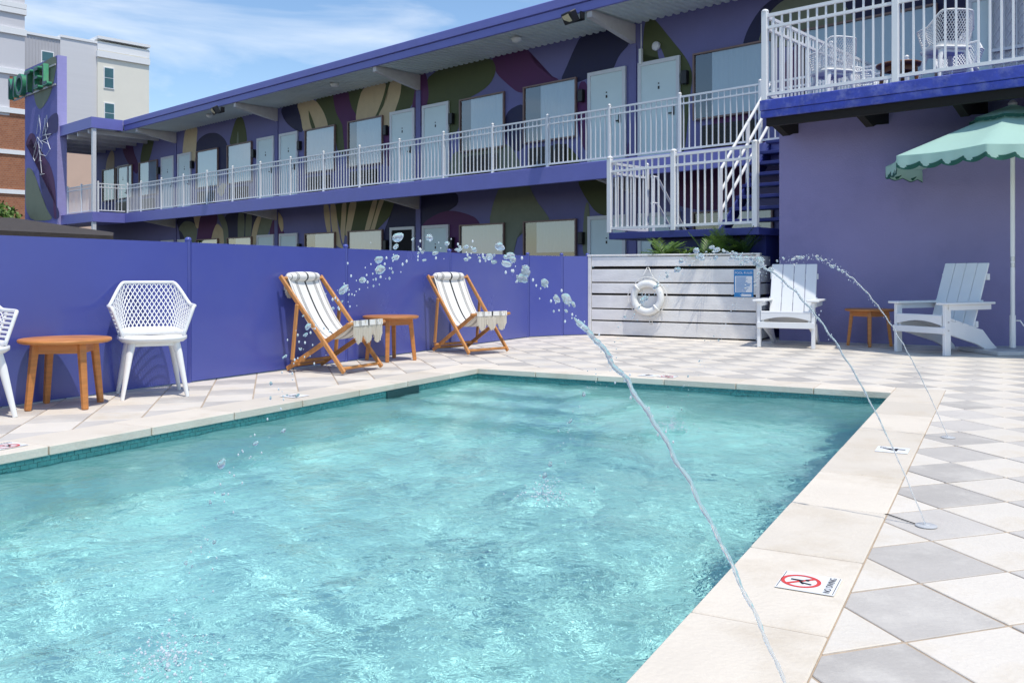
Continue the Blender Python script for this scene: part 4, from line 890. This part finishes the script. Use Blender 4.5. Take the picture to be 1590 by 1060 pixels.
# ---------------------------------------------------------------- life ring, signs, lights
def on_planter(px, py):
    r = (px - CX) / F; o = PF.o + PF.a * PLANT_S; t = (o.y * r - o.x) / (q_.x - r * q_.y); v = o + q_ * t
    return Vector((v.x, v.y, H + (HZ - py) * v.y / F))
out = -p_.to_3d(); PM = Matrix((q_.to_3d(), Vector((0, 0, 1)), out)).transposed().to_4x4()
c = on_planter(1007, 462) + out * .055
lb = thing('life_ring', 'white life ring hanging by rope on the slatted planter', 'life ring', c, world=True)
m = MB(); rr = .195; vs = []; nn, kk_ = 48, 12
for i in range(nn):
    a = 2 * math.pi * i / nn
    for j in range(kk_): b = 2 * math.pi * j / kk_; vs.append(((rr + .049 * math.cos(b)) * math.cos(a), (rr + .049 * math.cos(b)) * math.sin(a), .045 * math.sin(b)))
m.add(vs, [(i * kk_ + j, i * kk_ + (j + 1) % kk_, ((i + 1) % nn) * kk_ + (j + 1) % kk_, ((i + 1) % nn) * kk_ + j) for i in range(nn) for j in range(kk_)])
place('ring', m.mesh('ring', 'ring_white', smooth=True), Matrix.Translation(c) @ PM, lb)
for i in range(4):
    a = R(45 + 90 * i); m = MB(); m.tube([((rr + .05 * math.cos(b)) * math.cos(a), (rr + .05 * math.cos(b)) * math.sin(a), .046 * math.sin(b)) for b in [2 * math.pi * k / 16 for k in range(17)]], .016, 6, squash=1); place('band', m.mesh('band', 'rope', smooth=True), Matrix.Translation(c) @ PM, lb)
    m = MB(); pts = []
    for k in range(13): b = a + R(90) * k / 12; r_ = rr + .068 + .022 * math.sin(math.pi * k / 12); pts.append((r_ * math.cos(b), r_ * math.sin(b), 0))
    m.tube(pts, .006, 6); place('grab_rope', m.mesh('grab_rope', 'rope', smooth=True), Matrix.Translation(c) @ PM, lb)
m = MB(); m.tube([(-.11, .22, 0), (-.01, .42, -.03), (.01, .42, -.03), (.12, .21, 0)], .006, 6); m.tube([(.01, -.25, 0), (.03, -.36, -.03), (.06, -.37, -.03), (.08, -.24, 0)], .005, 6); place('hanging_rope', m.mesh('hanging_rope', 'rope', smooth=True), Matrix.Translation(c) @ PM, lb)
def flat(parent, name, w, h, x, y, z, mat, M):
    m = MB(); m.box(x - w / 2, x + w / 2, y - h / 2, y + h / 2, z - .002, z); return place(name, m.mesh(name, mat), M, parent)
sc_ = (on_planter(1155, 440)) + out * .012; SM = Matrix.Translation(sc_) @ PM
ps = thing('pool_rules_sign', 'blue and white POOL RULES notice on the planter boards', 'sign', sc_)
flat(ps, 'plate', .255, .36, 0, 0, 0, 'sign_blue', SM); flat(ps, 'text_panel', .225, .215, 0, -.01, .0025, 'sign_white', SM); flat(ps, 'footer_panel', .13, .03, .035, -.155, .0025, 'sign_white', SM)
place('heading', text_mesh('POOL RULES', .041, 'sign_white'), SM @ Matrix.Translation((0, .138, .0035)), ps)
m = MB(); rnd = random.Random(4)
for i in range(14): w = rnd.uniform(.12, .2); y = .082 - i * .0145; m.box(-.1, -.1 + w, y - .0035, y + .0035, .003, .0042)
place('printed_lines', m.mesh('printed_lines', 'sign_blue'), SM, ps)
GM = Matrix((q_.to_3d(), p_.to_3d(), Vector((0, 0, 1)))).transposed().to_4x4()
if GM.determinant() < 0: pass
def no_diving(label, s, t, rot=0):
    v = PF.P(s, t, .0075); o = thing('no_diving_marker', label, 'marker', v); M = Matrix.Translation(v) @ GM @ Matrix.Rotation(rot, 4, 'Z')
    flat(o, 'plate', .158, .15, 0, 0, 0, 'sign_white', M)
    m = MB(); r0, r1, n = .044, .055, 36
    m.add([(-.022 + r * math.cos(2 * math.pi * i / n), r * math.sin(2 * math.pi * i / n), .001) for r in (r0, r1) for i in range(n)], [(i, (i + 1) % n, n + (i + 1) % n, n + i) for i in range(n)]); m.bar((-.022 - .034, -.034, .001), (-.022 + .034, .034, .001), .010, .0006); place('prohibition_ring', m.mesh('prohibition_ring', 'sign_red', closed=False), M, o)
    m = MB(); m.bar((-.05, .006, .0018), (-.015, .004, .0018), .007, .0006); m.bar((-.028, .005, .0018), (-.012, -.022, .0018), .006, .0006); m.bar((-.02, -.012, .0018), (.01, -.02, .0018), .006, .0006); m.lathe([(0, 0), (.006, 0), (.006, .0006), (0, .0006)], 12, (-.006, .012), .0016); place('diver_figure', m.mesh('diver_figure', 'sign_black'), M, o)
    place('lettering', text_mesh('NO DIVING', .026, 'sign_black'), M @ Matrix.Translation((.058, 0, .001)) @ Matrix.Rotation(R(90), 4, 'Z'), o)
    m = MB(); m.box(.074, .0755, -.07, .07, .0005, .001); m.box(-.0755, -.074, -.07, .07, .0005, .001); place('border_line', m.mesh('border_line', 'sign_black'), M, o)
def depth_mark(label, s, t, rot=0):
    v = PF.P(s, t, .0075); o = thing('depth_marker', label, 'marker', v); M = Matrix.Translation(v) @ GM @ Matrix.Rotation(rot, 4, 'Z')
    flat(o, 'plate', .15, .15, 0, 0, 0, 'sign_white', M)
    place('numeral', text_mesh('4', .15, 'sign_black'), M @ Matrix.Translation((.012, 0, .001)) @ Matrix.Rotation(R(90), 4, 'Z'), o); place('unit_lettering', text_mesh('FT', .04, 'sign_black'), M @ Matrix.Translation((-.045, .04, .001)) @ Matrix.Rotation(R(90), 4, 'Z'), o)
def st(px, py): v = (G(px, py) - A0).to_2d(); return v.dot(p_), v.dot(q_)
s, t = st(1256, 908); no_diving('square NO DIVING marker on the coping by the fountain nozzles', s, t)
s, t = st(1386, 700); depth_mark('square depth marker with numeral on the coping by the fountain nozzles', s, t)
s, t = st(1013, 582); depth_mark('depth marker on the coping facing the white planter', .17, t, R(90)); s, t = st(1045, 583); no_diving('NO DIVING marker on the coping facing the white planter', .17, t, R(90))
s, t = st(437, 614); depth_mark('depth marker on the coping along the blue fence', s, -.17, R(180)); s, t = st(-4, 692); no_diving('NO DIVING marker on the coping along the blue fence', s, -.17, R(180))
def flood(label, px, py, g):
    v = BF.pix(px, py, 1.50); o = thing('flood_light', label, 'flood light', v, rz_of(n_), g, world=False)
    m = MB(); m.bar((.06, 0, -.02), (.20, -.03, -.10), .30, .22, (0, 0, 1)); hd = m.build('housing', 'metal_black', o, bevel=.015)
    m = MB(); m.bar((.201, -.031, -.101), (.207, -.033, -.106), .22, .15, (0, 0, 1)); m.build('lens', 'lens', o)
    m = MB(); m.box(-.06, .06, -.19, -.165, -.1, .03); m.box(-.06, .06, .165, .19, -.1, .03); m.box(-.06, -.02, -.19, .19, -.12, -.08); m.build('bracket', 'metal_black', o)
flood('black flood light on the roof edge above the aqua doors', 893, 24, 'flood lights'); flood('black flood light on the roof edge near the sign tower', 341, 169, 'flood lights')

# ---------------------------------------------------------------- plants in the planter
def palm(label, t, s, n, ln, seed, lean=0.0, mat='leaf', up=1.0):
    rn = random.Random(seed); v = PF.P(s, t, PH - .09); o = thing('potted_palm', label, 'plant', v, world=False)
    m = MB(); m.tube([(0, 0, 0), (0, 0, .07)], [.03, .025], 8); m.build('stem', 'bark', o)
    m = MB()
    for i in range(n):
        az = rn.uniform(0, 6.28); el = rn.uniform(.35, 1.25) * up; L_ = ln * rn.uniform(.7, 1.1); pts = []
        d = Vector((math.cos(az) * math.cos(el), math.sin(az) * math.cos(el), math.sin(el))); P = Vector((0, 0, .05)); K = 9
        for k in range(K): pts.append(P.copy()); P = P + d * L_ / K; d = (d + Vector((0, 0, -.085))).normalized()
        m.tube(pts, [.004 * (1 - .7 * k / K) for k in range(K)], 4)
        for k in range(1, K):
            dd = (pts[k] - pts[k - 1]).normalized(); sd_ = dd.cross(Vector((0, 0, 1)))
            sd_ = sd_.normalized() if sd_.length > .05 else Vector((1, 0, 0))
            for s_ in (-1, 1):
                for h in (0, .5):
                    b = pts[k - 1].lerp(pts[k], h + .25); tip = b + (sd_ * s_ * .8 + dd * .7 + Vector((0, 0, rn.uniform(.0, .25)))).normalized() * L_ * .34 * (1 - .55 * abs(k / K - .4)); w = dd * .009
                    mid = b.lerp(tip, .5) + Vector((0, 0, .008)); m.add([b - w * .5, mid - w, tip, mid + w, b + w * .5], [(0, 1, 2, 3, 4)])
    m.build('fronds', mat, o, closed=False)
palm('feathery green palm at the fence end of the planter', .12, PLANT_S + .24, 17, .44, 1, up=.8); palm('spiky young palm in the middle of the planter', .72, PLANT_S + .22, 10, .44, 2, up=.95)
palm('short young palm under the stair landing', .93, PLANT_S + .26, 12, .46, 5, up=.95); palm('dark palm at the corner of the planter by the pool house', 1.22, PLANT_S + .34, 15, .52, 3, mat='leaf_dark')
palm('low sparse palm between the taller planter palms', .42, PLANT_S + .24, 9, .26, 8, up=.8)
def shrub(label, loc, r, seed):
    rn = random.Random(seed); o = thing('shrub', label, 'shrub', loc, world=False); m = MB(); m.tube([(0, 0, 0), (0, 0, r)], [.06, .03], 6); m.build('stem', 'bark', o); m = MB()
    for i in range(1500):
        d = Vector((rn.gauss(0, 1), rn.gauss(0, 1), rn.gauss(0, .8))).normalized() * r * rn.uniform(.55, 1.05); P = Vector((d.x, d.y, d.z * .8 + r)); u = Vector((rn.gauss(0, 1), rn.gauss(0, 1), rn.gauss(0, 1))).normalized() * .10; w = u.orthogonal().normalized() * .045
        m.add([P - u, P + w, P + u, P - w], [(0, 1, 2, 3)])
    m.build('foliage', 'leaf', o, closed=False)
v = at(14, 331, 34); shrub('leafy green shrub between the shed roof and the brick building', (v.x - .6, v.y, v.z - 1.25), .95, 5)

# ---------------------------------------------------------------- fountain jets
drops = []
for i in range(5):
    bm = bmesh.new(); bmesh.ops.create_icosphere(bm, subdivisions=3, radius=1); rn = random.Random(i + 20)
    ks = [(Vector((rn.gauss(0, 1), rn.gauss(0, 1), rn.gauss(0, 1))).normalized() * rn.uniform(1.4, 4.0), rn.uniform(0, 6.3)) for _ in range(7)]
    for v in bm.verts: v.co *= 1 + .10 * sum(math.sin(v.co.normalized().dot(k) + f) for k, f in ks)
    me = bpy.data.meshes.new('droplet'); bm.to_mesh(me); bm.free(); me.materials.append(MAT['spray_water'])
    for p in me.polygons: p.use_smooth = True
    drops.append(me)
def jet(label, s, t0, t1, hmax, brk, seed, rad=.0085):
    rn = random.Random(seed); o = thing('water_jet', label, 'water jet', PF.P(s, t0, 0), group='fountain jets arching into the pool', world=True)
    def P(u): return PF.P(s, t0 + (t1 - t0) * u, 4 * hmax * u * (1 - u) + WL * u * u)
    m = MB(); K = 230; pts, rad_ = [], []
    for i in range(K):
        u = brk * i / (K - 1); g = i / K; wob = .0024 * (.25 + g); c = P(u) + Vector((math.sin(i * .33 + seed) * wob, math.cos(i * .29) * wob, math.sin(i * .22) * wob)); pts.append(c)
        rad_.append(rad * (.62 + .5 * g) * (1 + .13 * math.sin(i * .71 + .6 * math.sin(i * .21)) + .1 * math.sin(i * 1.43 + 1) + rn.uniform(-.07, .07)) * (1 if i < K - 4 else (K - i) / 5))
    m.tube(pts, rad_, 9, squash=.78); m.build('stream', 'spray_water', o, smooth=True)
    u = brk + .008
    while u < .99:
        far = (u - brk) / (1 - brk); r = (.0035 + .0085 * rn.random() ** 1.6) * (1.2 - .5 * far)
        for q in range(rn.choice((2, 2, 3, 4)) if far < .6 else rn.choice((1, 2))):
            sp_ = .008 + .022 * far; c = P(u) + Vector((rn.gauss(0, sp_), rn.gauss(0, sp_), rn.gauss(0, sp_)))
            e = rn.uniform(.6, 1.15) * r; d = (P(min(1, u + .01)) - P(u)).normalized(); Mx = Matrix.Translation(c) @ d.to_track_quat('Z', 'Y').to_matrix().to_4x4() @ Matrix.Rotation(rn.uniform(0, 6), 4, 'Z') @ Matrix.Diagonal((e * rn.uniform(.75, 1), e, e * rn.uniform(1.0, 1.55), 1))
            place('droplet', rn.choice(drops), Mx, o)
        u += rn.uniform(.009, .022) * (1 + 1.0 * far)
    m = MB()
    for i in range(230):                                # fine spray thrown off the stream and the arc
        u = rn.uniform(.12, .99) ** .8; sp_ = .004 + .02 * u; c = P(u) + Vector((rn.gauss(0, sp_), rn.gauss(0, sp_), rn.gauss(0, sp_) - .01 * u)); r = rn.uniform(.0008, .0026)
        m.lathe([(0, -r * 1.5), (r * .8, -r * .6), (r * .9, r * .3), (r * .5, r * 1.1), (0, r * 1.5)], 6, (c.x, c.y), c.z)
    tag(m.build('spray', 'foam_water', o, smooth=True), kind='stuff')
    m = MB(); c = P(1)
    for i in range(320):
        rr_ = abs(rn.gauss(0, .075)); a = rn.uniform(0, 6.28); h = abs(rn.gauss(0, .045)) * math.exp(-rr_ * 6); r = .001 + .0034 * rn.random() ** 2; b = Vector((c.x + rr_ * math.cos(a), c.y + rr_ * math.sin(a), WL + .006 + h))
        m.lathe([(0, -r), (r * .7, -r * .7), (r, 0), (r * .7, r * .7), (0, r)], 7, (b.x, b.y), b.z)
    tag(m.build('splash', 'foam_water', o, smooth=True), kind='stuff')
    m = MB(); c0 = PF.P(s, t0, 0); m.lathe([(0, .0), (.036, .0), (.036, .003), (.032, .005), (.012, .005), (.01, .008), (0, .008)], 24, (c0.x, c0.y), .001); m.build('nozzle', 'base_plate', o, smooth='auto')
jet('fountain jet rising beside the NO DIVING marker with large airborne drops', *JETS[0], .96, .30, 11, .0050); jet('middle fountain jet from the nozzle between the depth and no diving markers', *JETS[1], .98, .38, 12, .0043); jet('fountain jet rising past the depth marker in front of the plank chairs', *JETS[2], 1.0, .34, 13, .0043)
m = MB(); pts = [PF.P(j0, PW + i * .02, .0) for i in range(17)] + [PF.P(j0 + (-3.757 - j0) * i / 10, 3.915 + i * .0105, .0026) for i in range(11)]
m.tube(pts, .0018, 4); m.build('expansion_crack', 'sign_black', deck)
